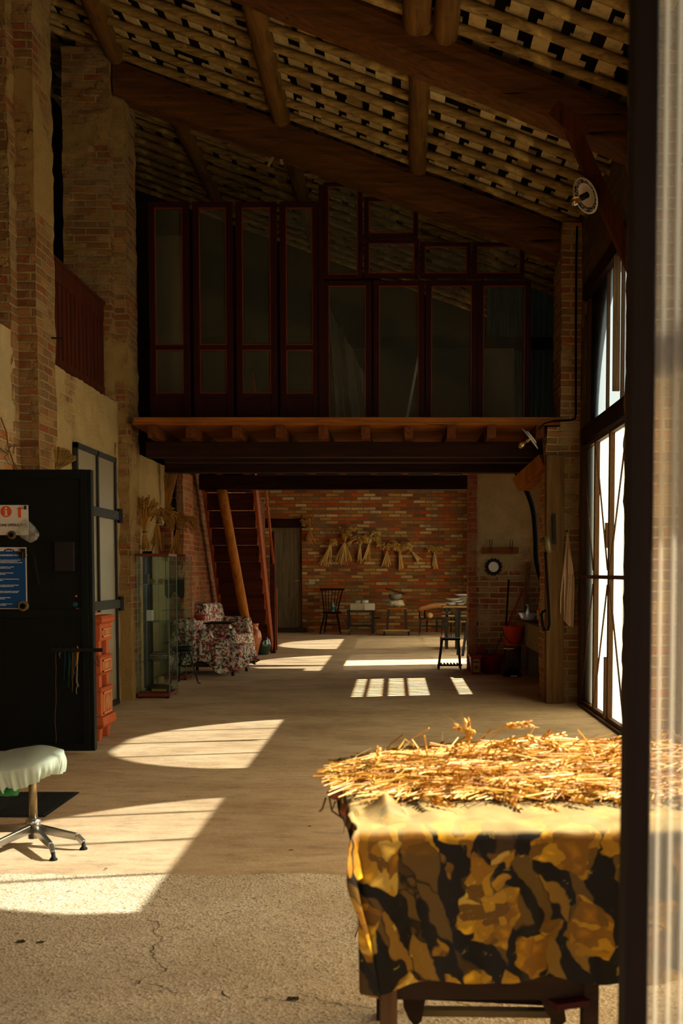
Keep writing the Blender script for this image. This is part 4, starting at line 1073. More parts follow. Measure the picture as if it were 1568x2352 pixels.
MB().rough(-3.18, 13.68, 1.64, -2.97, 13.8, 2.02, .05, .02).build('brick_fragment', M_REDBR, label='rough pinkish brick fragment between the sheaves over the cases', cat='brick')

# black hoses
def hose(label, pts, Y, r=.035):
    P_ = [at(*p, Y) for p in pts]; q = []
    for i in range(len(P_) - 1):
        p0, p1, p2, p3 = P_[max(i - 1, 0)], P_[i], P_[i + 1], P_[min(i + 2, len(P_) - 1)]
        for k in range(6):
            u = k / 6; q.append(.5 * ((2 * p1) + (p2 - p0) * u + (2 * p0 - 5 * p1 + 4 * p2 - p3) * u * u + (3 * p1 - p0 - 3 * p2 + p3) * u ** 3))
    q.append(P_[-1]); MB().tube(q, r, 10).build('hose', M_RUBBER, smooth=True, label=label, cat='hose', group='black hoses')
hose('thick black hose bending down from the deck behind the left sheaves', [(424, 1066), (410, 1078), (402, 1100), (400, 1140), (402, 1190), (405, 1260)], 14.24, .03)
hose('thick black hose curving down from the deck past the mirror side of the sink recess', [(1178, 1076), (1195, 1100), (1212, 1135), (1224, 1175), (1229, 1230), (1231, 1285), (1240, 1325), (1252, 1352)], 13.4, .032)

# stairs
SX0, SX1 = -2.86, -2.15
N = 11; ya, yb, za_, zb_ = 17.55, 15.45, 0.0, 2.86
o = thing('staircase', 'steep dark red-brown plank staircase rising to the mezzanine along the left wall', 'staircase', ((SX0 + SX1) / 2, 16.5, 0))
for i in range(1, N + 1):
    f = i / N; y = ya + (yb - ya) * f; z = za_ + (zb_ - za_) * f; rz = (zb_ - za_) / N; ry = (yb - ya) / N
    MB().box(SX0, y, z - .035, SX1, y - ry + .02, z).build('tread', M_STAIR, o, bevel=.003)
    MB().box(SX0, y + .0, z - rz, SX1, y + .02, z - .035).build('riser', M_STAIR, o)
dv = Vector((0, yb - ya, zb_ - za_)).normalized()
for x in (SX0 - .03, SX1 + .03): MB().bar(Vector((x, ya, .12)), Vector((x, yb, zb_ + .05)), .05, .26, up=(0, 0, 1)).build('stringer', M_STRING, o, bevel=.004)
MB().box(SX1 - .0, 17.6, 0, SX1 + .085, 17.68, 2.1).build('newel_post', M_STAIR, o, bevel=.005)
p = at(630, 1487, 18.3); MB().box(at(625, 1400, 18.3).x, 18.3, 0, at(636, 1400, 18.3).x, 18.36, at(630, 1350, 18.3).z).build('foot_board', M_STRING, o, bevel=.004)
for dx_ in (.02, .065): MB().bar((SX1 + dx_, 17.6, 2.05 - .5 * (dx_ > .05)), (SX1 + dx_, 15.5, 4.4 - .5 * (dx_ > .05)), .03, .06).build('hand_rail', M_STRING, o)
pts = [at(500, 1075, 15.15).lerp(at(574, 1482, 16.55), .1 + .9 * k / 10) for k in range(11)]
MB().tube(pts, [.075 + .006 * noise.noise(p_ * 3) for p_ in pts], 12, jit=.05).build('log_prop', M_LOG, smooth=True, label='slanting round log prop in front of the staircase', cat='log')

# armchairs under flowered covers
t = NT('flower_print'); v = t.obj()
vw = t.mapping(v, (1, 1, 1)); n1 = t.noise(vw, 14, 4, col=True)
ad = t.n('ShaderNodeVectorMath', operation='MULTIPLY_ADD'); t.link(n1, ad.inputs[0]); ad.inputs[1].default_value = (.05, .05, .05); t.link(vw, ad.inputs[2])
vc = t.sep(t.voro(ad.outputs[0], 34, out='Color'))[0]; vd = t.voro(ad.outputs[0], 22)
c = t.ramp(vc, [(0, '#c9beae'), (.12, '#3a4634'), (.3, '#8c1f26'), (.44, '#b8aa96'), (.56, '#a83a40'), (.68, '#3c4834'), (.82, '#c4b8a8'), (.92, '#5a1a20')], const=True)
c = t.mix(t.ramp(t.noise(v, 30, 3), [(.5, .0), (.58, .6)]), c, '#b8ac98')
M_FLOWER = t.done(t.bsdf(c, .85, 0, .15))
def smooth_box(p, cx, cy, hx, hy, h, k=.06):
    dx = max(abs(p[0] - cx) - hx, 0); dy = max(abs(p[1] - cy) - hy, 0); d_ = math.hypot(dx, dy)
    return h - d_ * d_ / k * 3 - d_ * .6
def armchair(label, loc, rz, bodies, foot, hem, nm_seed):
    """Cover = a sheet resting on the chair's bodies, hanging in folds round the edge."""
    o = thing('armchair', label, 'armchair', (0, 0, 0), 'covered armchairs')
    hx, hy = foot
    def H(x, y): return max(max(smooth_box((x, y), *b) for b in bodies), .25) + .012 * noise.noise(Vector((x * 9, y * 9, nm_seed)))
    def edge(t_):
        c, s_ = math.cos(t_), math.sin(t_); r_ = (abs(c / hx) ** 7 + abs(s_ / hy) ** 7) ** (-1 / 7); return r_ * c, r_ * s_
    def cov(u, v):
        t_ = u * 2 * math.pi; ex, ey = edge(t_)
        if v <= .62: k = v / .62; return Vector((ex * k, ey * k, H(ex * k, ey * k)))
        k = (v - .62) / .38; h0 = H(ex, ey); hm = hem + .07 * math.sin(t_ * 3 + nm_seed) + .04 * math.sin(t_ * 7) + .012 * abs(math.sin(t_ * 44))
        w_ = 1 + (.06 * math.sin(t_ * 15 + nm_seed) + .035 * math.sin(t_ * 29)) * k ** .7 + .09 * k
        return Vector((ex * w_, ey * w_, h0 * (1 - k) + min(hm, h0) * k))
    MB().grid(180, 40, cov).build('cover', M_FLOWER, o, smooth=True)
    mb = MB(); 
    for b in bodies: mb.box(b[0] - b[2] * .85, b[1] - b[3] * .85, .12, b[0] + b[2] * .85, b[1] + b[3] * .85, b[4] - .07)
    mb.build('frame', M_DARKW, o)
    for x in (-1, 1):
        for y in (-1, 1): MB().tube([(x * hx * .75, y * hy * .75, 0), (x * hx * .75, y * hy * .75, .14)], .022, 8).build('leg', M_BLACK, o)
    o.location = loc; o.rotation_euler = (0, 0, rz)
    return o
armchair('armchair under a flowered cover, the nearer one with a black tray', (-2.5, 14.14, 0), math.radians(-8), [(-.36, 0, .07, .36, .76, .05), (-.14, -.37, .2, .05, .62, .05), (.16, -.37, .12, .05, .5, .05), (-.1, .37, .26, .05, .60, .05), (.08, 0, .36, .3, .40, .06)], (.48, .43), .12, 1.0)
armchair('armchair under a flowered cover, the farther one beside the clay jar', (-2.64, 15.75, 0), math.radians(-14), [(-.25, 0, .06, .33, .92, .05), (0, -.37, .25, .05, .62, .05), (0, .37, .26, .06, .7, .05), (.03, 0, .3, .3, .46, .06)], (.36, .45), .05, 4.0)
# red bowl and black tray
c = at(459, 1424, 14.1)
MB().lathe([(0, 0), (.03, 0), (.05, .01), (.085, .07), (.09, .07), (.055, .005), (0, .006)], (c.x, 14.1, at(459, 1425, 14.1).z), 24).build('clay_bowl', flat('red_slip', '#9a2a14', .4), smooth=True, label='red clay bowl with a dark zigzag, on the nearer armchair', cat='bowl')
p0, p1 = at(471, 1430, 13.9), at(536, 1432, 13.9)
o = MB().box(p0.x, 13.75, p0.z - .015, p1.x, 14.3, p0.z).build('tray', M_BLACK, label='flat black tray laid across the arms of the nearer armchair', cat='tray', bevel=.004)
# amphora and demijohn
c = fl(575, 1507); c = Vector((at(583, 1480, 16.75).x, 16.75, 0))
k = .53 / .56
o = MB().lathe([(0, 0), (.05, 0), (.055, .02), (.085, .16), (.125, .3), (.128, .36), (.11, .43), (.075, .47), (.07, .5), (.082, .54), (.086, .56), (.07, .56), (.06, .48), (.0, .47)], c, 32).build('clay_jar', flat('glazed_clay', '#a8581c', .22, spec=.6, var=.25, scale=7), smooth=True, label='glossy orange clay jar standing beside the farther armchair', cat='jar')
c = Vector((at(603, 1480, 17.3).x, 17.3, 0))
t = NT('bottle_green'); M_BOT = t.done(t.bsdf('#16321f', .06, 0, .8))
o = MB().lathe([(0, 0), (.07, 0), (.1, .02), (.135, .12), (.14, .2), (.12, .3), (.06, .42), (.028, .5), (.024, .58), (.033, .585), (.033, .6), (.018, .6), (0, .58)], c, 32).build('demijohn', M_BOT, smooth=True, label='big dark green glass demijohn between the clay jar and the stair post', cat='bottle')
MB().lathe([(0, .6), (.022, .6), (.026, .63), (0, .635)], c, 12).build('stopper', M_POST, o)

# ================================================================ FAR WALL
def W(px, py, Y=23.86): return at(px, py, Y)
FG = 'dry bunches hung on the far brick wall'
sh = [((709, 1212), (-.1, -.1, 1), .32, .42, .35, .3, 26, 'thin dry bunch hanging by the corner of the plank door'),
      ((759, 1249), (.28, -.1, 1), .18, .55, .30, .3, 34, 'leaning wheat bunch, first along the brick wall from the door'),
      ((792, 1246), (.12, -.1, 1), .42, .55, .52, .3, 46, 'wide fan-shaped wheat bunch with upright leaves, next to the first leaning one'),
      ((812, 1238), (.6, -.1, .45), .25, .2, .4, .6, 22, 'small ears drooping sideways beside the wide fan-shaped bunch'),
      ((827, 1254), (.05, -.1, 1), .33, .42, .14, .45, 34, 'narrow upright wheat bunch, left one of the close pair in the middle'),
      ((848, 1248), (.2, -.1, 1), .32, .46, .22, .45, 40, 'wheat bunch with a pale knot, right one of the close pair in the middle'),
      ((889, 1264), (.05, -.1, 1), .3, .42, .3, .7, 46, 'bushy wheat bunch with bent ears, right of the close pair'),
      ((918, 1266), (-.05, -.1, 1), .32, .46, .14, .6, 54, 'darkest and thickest wheat bunch, in the right half of the wall'),
      ((946, 1267), (-.8, -.1, 1), .28, .3, .3, .5, 34, 'short wheat bunch slanting down to the right from the thickest one'),
      ((999, 1267), (0, -.1, 1), .22, .42, .18, .6, 36, 'small hourglass-shaped wheat bunch alone near the right end of the wall')]
for (px, py), up, lu, ld, spn, su, n, lab in sh:
    sheaf('wheat_sheaf', lab, W(px, py, 23.78), up, lu, ld, spn, n, M_STRAW if px > 720 else M_DULL, FG, su=su, wall=23.88, droop=.12, r=.006, earl=.075)

# spindle-back chair with a bottle on its seat
YC = 23.3; cx = at(760, 1410, YC).x
M_DKW = wood('dark_chair_wood', '#1c0e06', '#3a200e', 'Z', 1)
o = thing('spindle_chair', 'dark spindle-back wooden chair against the far brick wall', 'chair', (cx, YC, 0))
MB().lathe([(0, .46), (.2, .455), (.225, .475), (.2, .5), (0, .49)], (cx + .02, YC, 0), 20).build('seat', M_DKW, o, smooth=True)
for a, b in (((-.13, -.12), (-.24, -.2)), ((.15, -.12), (.23, -.24)), ((-.1, .13), (-.17, .24)), ((.12, .13), (.2, .22))):
    MB().tube([(cx + a[0], YC + a[1], .47), (cx + (a[0] + b[0]) / 2, YC + (a[1] + b[1]) / 2, .24), (cx + b[0], YC + b[1], 0)], [.016, .022, .014], 8).build('leg', M_DKW, o)
mb = MB()
for k in range(7):
    f = k / 6; mb.tube([(cx - .17 + .3 * f, YC + .17 - .05 * math.sin(f * 3.14) + .06, .48), (cx - .23 + .48 * f, YC + .27, 1.0)], .01 if 0 < k < 6 else .017, 6)
mb.build('spindles', M_DKW, o)
MB().tube([(cx - .27 + .056 * k, YC + .26 + .03 * math.sin(k / 10 * 3.14), 1.0 + .0 * k) for k in range(11)], .026, 8).build('top_rail', M_DKW, o)
MB().box(cx - .14, YC - .02, .2, cx + .14, YC + .0, .22).build('stretcher', M_DKW, o)
bx = at(765, 1395, YC - .05).x
o = MB().lathe([(0, .50), (.035, .50), (.037, .52), (.037, .62), (.015, .66), (.013, .7), (0, .7)], (bx, YC - .06, 0), 16).build('soap_bottle', flat('pale_plastic', '#9ab0b0', .3), smooth=True, label='pump bottle with a blue label on the spindle-back chair', cat='bottle')
MB().lathe([(.0385, .535), (.0385, .615)], (bx, YC - .06, 0), 16, caps=False).build('bottle_label', flat('label_blue', '#1f7a98', .5), o, smooth=True)
MB().tube([(bx, YC - .06, .7), (bx, YC - .06, .74), (bx - .03, YC - .07, .745)], .007, 6).build('pump', M_PAPER, o)

# iron trolley with a crate
M_TROL = flat('trolley_iron', '#2a2620', .6, .3)
YT = 22.9
def X(px, Y=YT): return at(px, 1400, Y).x
def Zp(py, Y=YT): return at(900, py, Y).z
o = thing('iron_trolley', 'dark iron trolley with a wheel, carrying a shallow wooden crate', 'trolley', (X(832), YT, 0))
x0, x1 = X(800), X(856); z0, z1 = Zp(1436), Zp(1401)
for x, yy in ((x0, YT - .2), (x1, YT - .2), (x0, YT + .2), (x1, YT + .2)): MB().box(x - .03, yy - .02, .03 if x > -0.8 else .14, x + .03, yy + .02, z1).build('leg', M_TROL, o)
mb = MB()
for z in (z0, z1): mb.box(x0, YT - .22, z - .03, x1, YT - .18, z).box(x0, YT + .18, z - .03, x1, YT + .22, z).box(x0 - .02, YT - .2, z - .03, x0 + .02, YT + .2, z).box(x1 - .02, YT - .2, z - .03, x1 + .02, YT + .2, z)
mb.build('frame', M_TROL, o)
mb = MB().box(x1, YT - .02, Zp(1419) - .02, X(874), YT + .02, Zp(1419) + .02); mb.build('handle', M_TROL, o)
MB().tube([(X(803) - .02, YT - .2, .075), (X(803) + .02, YT - .2, .075)], .075, 16).build('wheel', M_POST, o)
o = thing('wooden_crate', 'pale shallow wooden crate lying on the iron trolley', 'crate', (X(833), YT, z1))
mb = MB(); a, b = X(805), X(861); h = Zp(1385)
mb.box(a, YT - .2, z1 + .002, b, YT - .185, h).box(a, YT + .185, z1 + .002, b, YT + .2, h).box(a, YT - .185, z1 + .002, a + .015, YT + .185, h).box(b - .015, YT - .185, z1 + .002, b, YT + .185, h).box(a, YT - .185, z1 + .002, b, YT + .185, z1 + .015)
mb.build('box', wood('crate_wood', '#8a7a5c', '#b0a080', 'X', 2), o)
MB().box(X(838), YT - .206, z1 + .005, b + .003, YT - .2, h - .01).build('white_board', flat('white_chalk', '#b8ae98', .8), o)
for k, (px, lab) in enumerate(((822, 'grey roll lying in the wooden crate, left one'), (839, 'white roll lying in the wooden crate, right one'))):
    MB().tube([(X(px) - .08, YT - .1, h + .02), (X(px) + .06, YT - .06, h + .02)], .045, 10).build('roll', flat('roll_' + str(k), ['#8a8578', '#b8b2a4'][k], .8), smooth=True, label=lab, cat='roll')
MB().bar((X(808), YT, h + .09), (X(848), YT, h + .07), .02, .015).build('thin_lath', M_POLE, label='thin lath lying across the rolls in the crate', cat='lath')

# wheeled stand with a stone and a pan
YS2 = 22.7; X2 = lambda px: X(px, YS2); Z2 = lambda py: Zp(py, YS2)
o = thing('wheeled_stand', 'four-legged stand with a wooden top on a castored board', 'stand', (X2(911), YS2, 0))
MB().box(X2(888), YS2 - .2, Z2(1399), X2(935), YS2 + .2, Z2(1395)).build('top', wood('stand_top', '#6a3a18', '#9a5a28', 'X', 1.5), o)
for sx_, (a, b) in ((-1, (X2(892), X2(889))), (1, (X2(930), X2(933)))):
    for yy in (-.16, .16): MB().bar((a, YS2 + yy, Z2(1399)), (b, YS2 + yy * 1.2, .13), .05, .04, up=(0, 1, 0)).build('leg', M_TROL, o)
MB().box(X2(880), YS2 - .25, .1, X2(940), YS2 + .25, .135).build('board', wood('stand_board', '#8a6a3a', '#b08a52', 'X', 1.5), o)
for px in (882, 938):
    for yy in (-.2, .2): MB().tube([(X2(px) - .015, YS2 + yy, .045), (X2(px) + .015, YS2 + yy, .045)], .045, 12).build('castor', M_BLACK, o)
zt = Z2(1395)
MB().blob((X2(907), YS2, zt + .085), (.21, .15, .09), n=16, m=10, amp=.35, seed=2).build('stone_block', flat('chalk_stone', '#b0a080', .9, var=.3), label='rough pale stone block on the wheeled stand', cat='stone')
o = thing('stone_bowl', 'grey stone bowl with a dark stick across it, on the stone block', 'bowl', (X2(907), YS2, zt + .17))
MB().lathe([(0, .165), (.08, .165), (.14, .22), (.15, .29), (.125, .295), (.11, .22), (0, .2)], (X2(907), YS2, zt), 20).build('bowl', flat('grey_stone', '#6a6454', .8), o, smooth=True)
MB().bar((X2(885), YS2 - .02, zt + .42), (X2(929), YS2 + .02, zt + .30), .04, .03).build('stick', M_DKW, o)

# barrow-like iron stand
YB = 22.6; XB = lambda px: X(px, YB); ZB = lambda py: Zp(py, YB)
o = thing('iron_stand', 'low black iron stand with an arched handle, near the right end of the far wall', 'stand', (XB(990), YB, 0))
zt = ZB(1420)
MB().box(XB(963), YB - .22, zt - .03, XB(1022), YB + .22, zt).build('top', M_TROL, o)
for px, b in ((966, 962), (981, 981), (1016, 1013), (1003, 1003)): MB().bar((XB(px), YB - .18 if px in (966, 1016) else YB + .18, zt), (XB(b), YB - .2 if px in (966, 1016) else YB + .2, .06), .035, .035, up=(0, 1, 0)).build('leg', M_BLACK, o)
MB().box(XB(968), YB - .02, ZB(1438) - .015, XB(1014), YB + .02, ZB(1438) + .015).build('stretcher', M_BLACK, o)
MB().tube([(XB(963), YB, zt), (XB(964), YB, ZB(1400)), (XB(967), YB, ZB(1395)), (XB(973), YB, ZB(1395)), (XB(975), YB, ZB(1400)), (XB(975), YB, zt)], .018, 8).build('handle', M_BLACK, o)
for px in (962, 1013): MB().tube([(XB(px) - .012, YB - .2, .035), (XB(px) + .012, YB - .2, .035)], .035, 10).build('wheel', flat('red_wheel', '#8a2418', .6), o)
pts = [Vector((XB(958) + .65 * k / 8, YB - .05, zt + .19 + .1 * math.sin(k / 8 * 1.9) )) for k in range(9)]
MB().tube(pts, [.05, .052, .055, .06, .062, .065, .06, .055, .05], 10, jit=.1).build('curved_log', wood('pale_log', '#7a4a28', '#b07a4c', 'X', 1.5), smooth=True, label='curved peeled log lying on the low iron stand', cat='log')
MB().blob((XB(986), YB - .12, zt + .065), (.075, .06, .065), amp=.15).build('wooden_ball', flat('ball_wood', '#a8814a', .7), smooth=True, label='round tan lump on the low iron stand', cat='ball')

# work table with crockery by the cross wall, in the sun
YW = 18.9; XW = lambda px: X(px, YW); ZW = lambda py: Zp(py, YW)
o = thing('work_table', 'iron-legged work table of three levels crowded with white crockery', 'table', (XW(1062), YW, 0))
M_WT = wood('table_board', '#7a5a30', '#b08a52', 'X', 1.5)
lv = [(ZW(1391), XW(1015), XW(1085)), (ZW(1411), XW(1012), XW(1085)), (ZW(1424), XW(1024), XW(1085))]
for z, a, b in lv: MB().box(a, YW - .3, z - .03, b, YW + .3, z).build('board', M_WT, o)
MB().box(XW(1022), YW - .32, .18, XW(1084), YW + .3, .205).build('low_board', wood('pale_board', '#a8987a', '#c8b896', 'X', 1.5), o)
for px, yy in ((1024, -.28), (1046, -.3), (1078, -.28), (1026, .27), (1078, .27)): MB().box(XW(px) - .025, YW + yy - .02, 0, XW(px) + .025, YW + yy + .02, lv[0][0] - .03).build('leg', M_TROL, o)
M_WHITE = flat('white_crock', '#c8c2b4', .35, spec=.5, var=.08); M_GREYC = flat('grey_crock', '#8a8068', .6)
def plate(px, py, r, h, m, lab, Y=YW, cat='bowl', nm='crockery_bowl'):
    z = min((l[0] for l in lv), key=lambda q: abs(q - ZW(py))) if cat != 'stack' else ZW(py)
    MB().lathe([(0, 0), (r * .5, 0), (r * .55, .008), (r, h), (r * .95, h), (r * .5, .014), (0, .014)], (XW(px), Y, z + .001), 18).build(nm, m, smooth=True, label=lab, cat=cat, group='crockery on the work table')
for a in ((1035, 1391, .13, .06, M_WHITE, 'white bowl on the top level, left end'), (1056, 1391, .11, .05, M_WHITE, 'white bowl on the top level, middle'), (1025, 1411, .09, .05, M_WHITE, 'small white bowl on the second level, left'), (1066, 1411, .14, .05, M_WHITE, 'broad white bowl on the second level, right'),
          (1034, 1424, .12, .05, M_WHITE, 'white bowl on the lowest level, left'), (1070, 1424, .12, .05, M_WHITE, 'white bowl on the lowest level, right')): plate(*a[:5], a[5] + ' of the work table')
for px, z, w_, h_, m, lab in ((1066, lv[0][0], .16, .17, M_GREYC, 'round wooden tub on the top level of the work table'), (1035, lv[1][0], .1, .12, flat('tan_tub', '#8a6a3a', .7), 'small tan tub on the second level of the work table')):
    MB().lathe([(0, 0), (w_ * .85, 0), (w_, h_), (w_ * .92, h_), (w_ * .8, .02), (0, .02)], (XW(px), YW + .12, z + .001), 20).build('wooden_tub', m, smooth=True, label=lab, cat='tub')
zt = lv[0][0] + .172
for k, (px, r_, z_) in enumerate(((1064, .17, zt), (1048, .12, lv[0][0] + .075), (1040, .14, lv[0][0] + .11))):
    MB().lathe([(0, 0), (r_ * .6, 0), (r_, .03), (r_ * .96, .034), (0, .012)], (XW(px), YW + (.12 if k == 0 else -.05), z_ if k == 0 else lv[0][0] + .062 + .0 * k + (.04 if k == 2 else 0)), 18).build('crockery_plate', M_WHITE, smooth=True, label=['white plate lying on the round tub', 'white plate in the middle of the top level', 'white plate stacked over the left bowls of the top level'][k] + ', work table', cat='plate', group='crockery on the work table')
for k in range(7):
    x = XW(1026 + 4.6 * k); MB().tube([(x, YW - .2 + .05 * (k % 3), .21), (x + U(-.06, .06), YW - .1, lv[1][0] - .04)], .011, 6).build('tool_handle', [M_POLE, M_POST, M_BLACK][k % 3], label=f'thin tool handle standing under the work table, {ordi[k]} from the chair-side end', cat='tool handle', group='tool handles under the work table')
MB().tube([(XW(1009), YW - .3, .12), (XW(1013), YW - .3, .12)], .11, 14).build('trolley_wheel', flat('red_wheel', '#8a2418', .6), label='reddish wheel low at the end of the work table', cat='wheel')
# tall stool-frame in front, with a leaning pole
YK = 14.66
xa, xb = fl(1008, 1540).x, fl(1059, 1540).x; xt0, xt1 = at(1014, 1470, YK).x, at(1055, 1470, YK).x; zt = at(1030, 1466, YK).z
o = thing('black_stool', 'tall narrow black stool with a slatted footrest, in the sunlight by the cross wall', 'stool', ((xa + xb) / 2, YK, 0))
MB().box(xt0 - .01, YK - .02, zt - .03, xt1 + .01, YK + .22, zt).build('seat', M_BLACK, o, bevel=.003)
for (b, t_) in ((xa, xt0 + .01), (xb, xt1 - .01)):
    for yy in (0, .2): MB().bar((b, YK + yy * 1.15, 0), (t_, YK + yy, zt - .03), .024, .024, up=(0, 1, 0)).build('leg', M_BLACK, o)
zf = at(1030, 1528, YK).z
mb = MB().box(xa - .02, YK - .02, zf - .01, xb + .02, YK + .0, zf + .012); mb.build('foot_rail', M_BLACK, o)
mb = MB()
for k in range(6): x = xa + .04 + (xb - xa - .08) * k / 5; mb.box(x - .012, YK - .0, zf + .0, x + .012, YK + .21, zf + .02)
mb.build('footrest_slats', flat('slat_grey', '#4a4238', .5), o)
p0, p1 = at(1051, 1495, 17.2), at(1055, 1405, 17.5); p2, p3 = at(1062, 1490, 17.0), at(1078, 1390, 17.4)
MB().bar((p0.x, 17.2, 0), p1, .045, .03, up=(0, 1, 0)).build('upright_pole', M_BLACK, label='black upright pole standing before the work table', cat='pole')
MB().bar((p2.x, 17.0, 0), p3, .045, .03, up=(0, 1, 0)).build('slanting_pole', M_BLACK, label='black slanting pole leaning towards the cross wall', cat='pole')

# ================================================================ SINK RECESS
YN = 14.5
# mirror and rack on the cross wall
c = at(1133, 1302, YN); o = thing('round_mirror', 'small round mirror in a scalloped dark frame on the cross wall', 'mirror', (c.x, YN, c.z))
Mx = rotm(x=math.pi / 2)
mb = MB().lathe([(.073, 0), (.11, .004), (.11, .02), (.073, .02), (.073, 0)], c, 32, M=Mx, caps=False)
for k in range(14): a = k / 14 * 6.2832; mb.lathe([(0, 0), (.022, 0), (.02, .022), (0, .024)], c + Vector((.104 * math.cos(a), 0, .104 * math.sin(a))), 10, M=Mx)
mb.build('frame', flat('mirror_frame', '#171410', .6), o)
MB().lathe([(0, .008), (.074, .008), (.074, .012), (0, .012)], c, 32, M=Mx).build('mirror_glass', flat('painted_reflection', '#d8d4bc', .25, 0, spec=.6, var=.02, bump=0), o)  # flat pale colour painted in place of the bright door reflection
p0, p1 = at(1107, 1257, YN), at(1190, 1272, YN)
o = MB().box(p0.x, YN - .03, p1.z, p1.x, YN + .01, p0.z).build('hook_rack', wood('rack_wood', '#6a3c18', '#8a5426', 'X', 1.5), label='small wooden hook rack on the cross wall above the mirror', cat='rack', bevel=.003)
for k, (a, b) in enumerate(((1127, 1237), (1174, 1238))):
    q = at(a, 1262, YN - .04); r_ = at(a, b, YN - .04)
    MB().tube([Vector((q.x - .012, q.y, q.z)), Vector((r_.x - .018, r_.y, r_.z - .02)), Vector((r_.x, r_.y, r_.z)), Vector((r_.x + .018, r_.y, r_.z - .02)), Vector((q.x + .012, q.y, q.z)), Vector((q.x, q.y - .02, q.z - .05))], .005, 6).build('wire_hook', M_BLACK, label=f'bent wire hook clipped on the rack, {["left", "right"][k]} one', cat='hook', group='wire hooks on the rack')
# brooms and poles
p0, p1 = at(1168, 1332, 14.4), at(1162, 1437, 14.1)
MB().tube([p0, p1, (p1.x - .02, 13.95, .62)], .014, 8).build('broom_stick', M_BLACK, label='thin black broomstick rising from the orange bucket', cat='broomstick')
p0, p1 = at(1199, 1358, 14.4), at(1166, 1435, 14.1)
MB().tube([p0, p1], .014, 8).build('mop_stick', flat('red_stick', '#8a1c14', .4), label='red stick slanting out of the orange bucket', cat='stick')
p0, p1 = at(1213, 1292, 14.46), at(1206, 1405, 14.44)
MB().bar((p1.x - .01, 14.36, .72), p0, .06, .04, up=(0, 1, 0)).build('corner_pole', M_PURL, label='brown pole leaning in the corner of the sink recess', cat='pole')
p0, p1 = at(1153, 1460, 14.42), at(1130, 1512, 14.1)
MB().bar(p0, p1, .012, .012).build('thin_rod', M_POST, label='thin rod slanting out of the dark red tub', cat='rod')
# bin with bucket on it
bx, by = at(1176, 1545, 13.75).x, 13.75
o = thing('pedal_bin', 'slim shiny steel bin under the orange bucket', 'bin', (bx, by, 0))
MB().lathe([(0, .03), (.115, .03), (.115, .36), (.12, .365), (.12, .4), (0, .405)], (bx, by, 0), 28).build('body', flat('bin_steel', '#8a8274', .2, .95, var=.1), o, smooth=True)
MB().lathe([(0, 0), (.13, 0), (.13, .03), (0, .032)], (bx, by, 0), 24).build('base', M_BLACK, o)
MB().box(bx - .04, by - .2, .01, bx + .04, by - .1, .03).build('pedal', M_CHR, o)
M_ORB = flat('orange_plastic', '#a83412', .45, var=.1); bw = at(1178, 1480, by).x
o = thing('bucket', 'orange-red plastic bucket standing on the steel bin', 'bucket', (bw, by, .41))
MB().lathe([(0, .41), (.105, .41), (.14, .66), (.147, .665), (.147, .675), (.133, .67), (.1, .43), (0, .425)], (bw, by, 0), 28).build('body', M_ORB, o, smooth=True)
MB().tube([(bw + .142 * math.cos(a), by - .145 * abs(math.sin(a)) - .01, .64 - .19 * abs(math.sin(a))) for a in [math.pi * k / 12 for k in range(13)]], .005, 6).build('handle', M_BLACK, o)
# red tubs on the floor
M_RT = flat('dark_red_plastic', '#7a1410', .45)
x0, x1 = at(1078, 1540, 14.1).x, at(1103, 1540, 14.1).x
o = thing('red_box', 'dark red plastic box with a yellow fruit label at the foot of the cross wall', 'box', ((x0 + x1) / 2, 14.1, 0))
mb = MB(); mb.add([(x0 + .03, 13.95, 0), (x1 - .01, 13.95, 0), (x1 - .01, 14.25, 0), (x0 + .03, 14.25, 0), (x0, 13.93, .25), (x1, 13.93, .25), (x1, 14.27, .25), (x0, 14.27, .25)], [(3, 2, 1, 0), (4, 5, 6, 7), (0, 1, 5, 4), (1, 2, 6, 5), (2, 3, 7, 6), (3, 0, 4, 7)])
mb.build('body', M_RT, o, bevel=.006); MB().box(x0 - .012, 13.92, .245, x1 + .012, 14.28, .262).build('lid', M_RT, o)
xa, xb = at(1086, 1525, 13.93).x, at(1101, 1525, 13.93).x
l = MB().box(xa, 13.929, .035, xb, 13.938, .21).build('fruit_label', flat('label_yellow', '#8a7226', .6), o)
MB().lathe([(0, 0), (.03, 0), (.028, .004), (0, .005)], ((xa + xb) / 2, 13.929, .1), 16, M=Mx).build('printed_fruit', M_RT, l)
MB().box(xa + .008, 13.926, .165, xb - .008, 13.929, .18).build('printed_band', M_GATE, l)
MB().lathe([(0, 0), (.11, 0), (.17, .24), (.18, .245), (.18, .26), (.16, .25), (.1, .02), (0, .02)], (at(1128, 1535, 14.15).x, 14.15, 0), 26).build('washing_tub', M_RT, smooth=True, label='round dark red tub beside the red box', cat='tub')
MB().box(at(1092, 1495, 14.35).x, 14.3, .265, at(1112, 1500, 14.35).x, 14.4, .36).build('red_block', M_RT, label='small dark red block standing on the red box lid', cat='block')
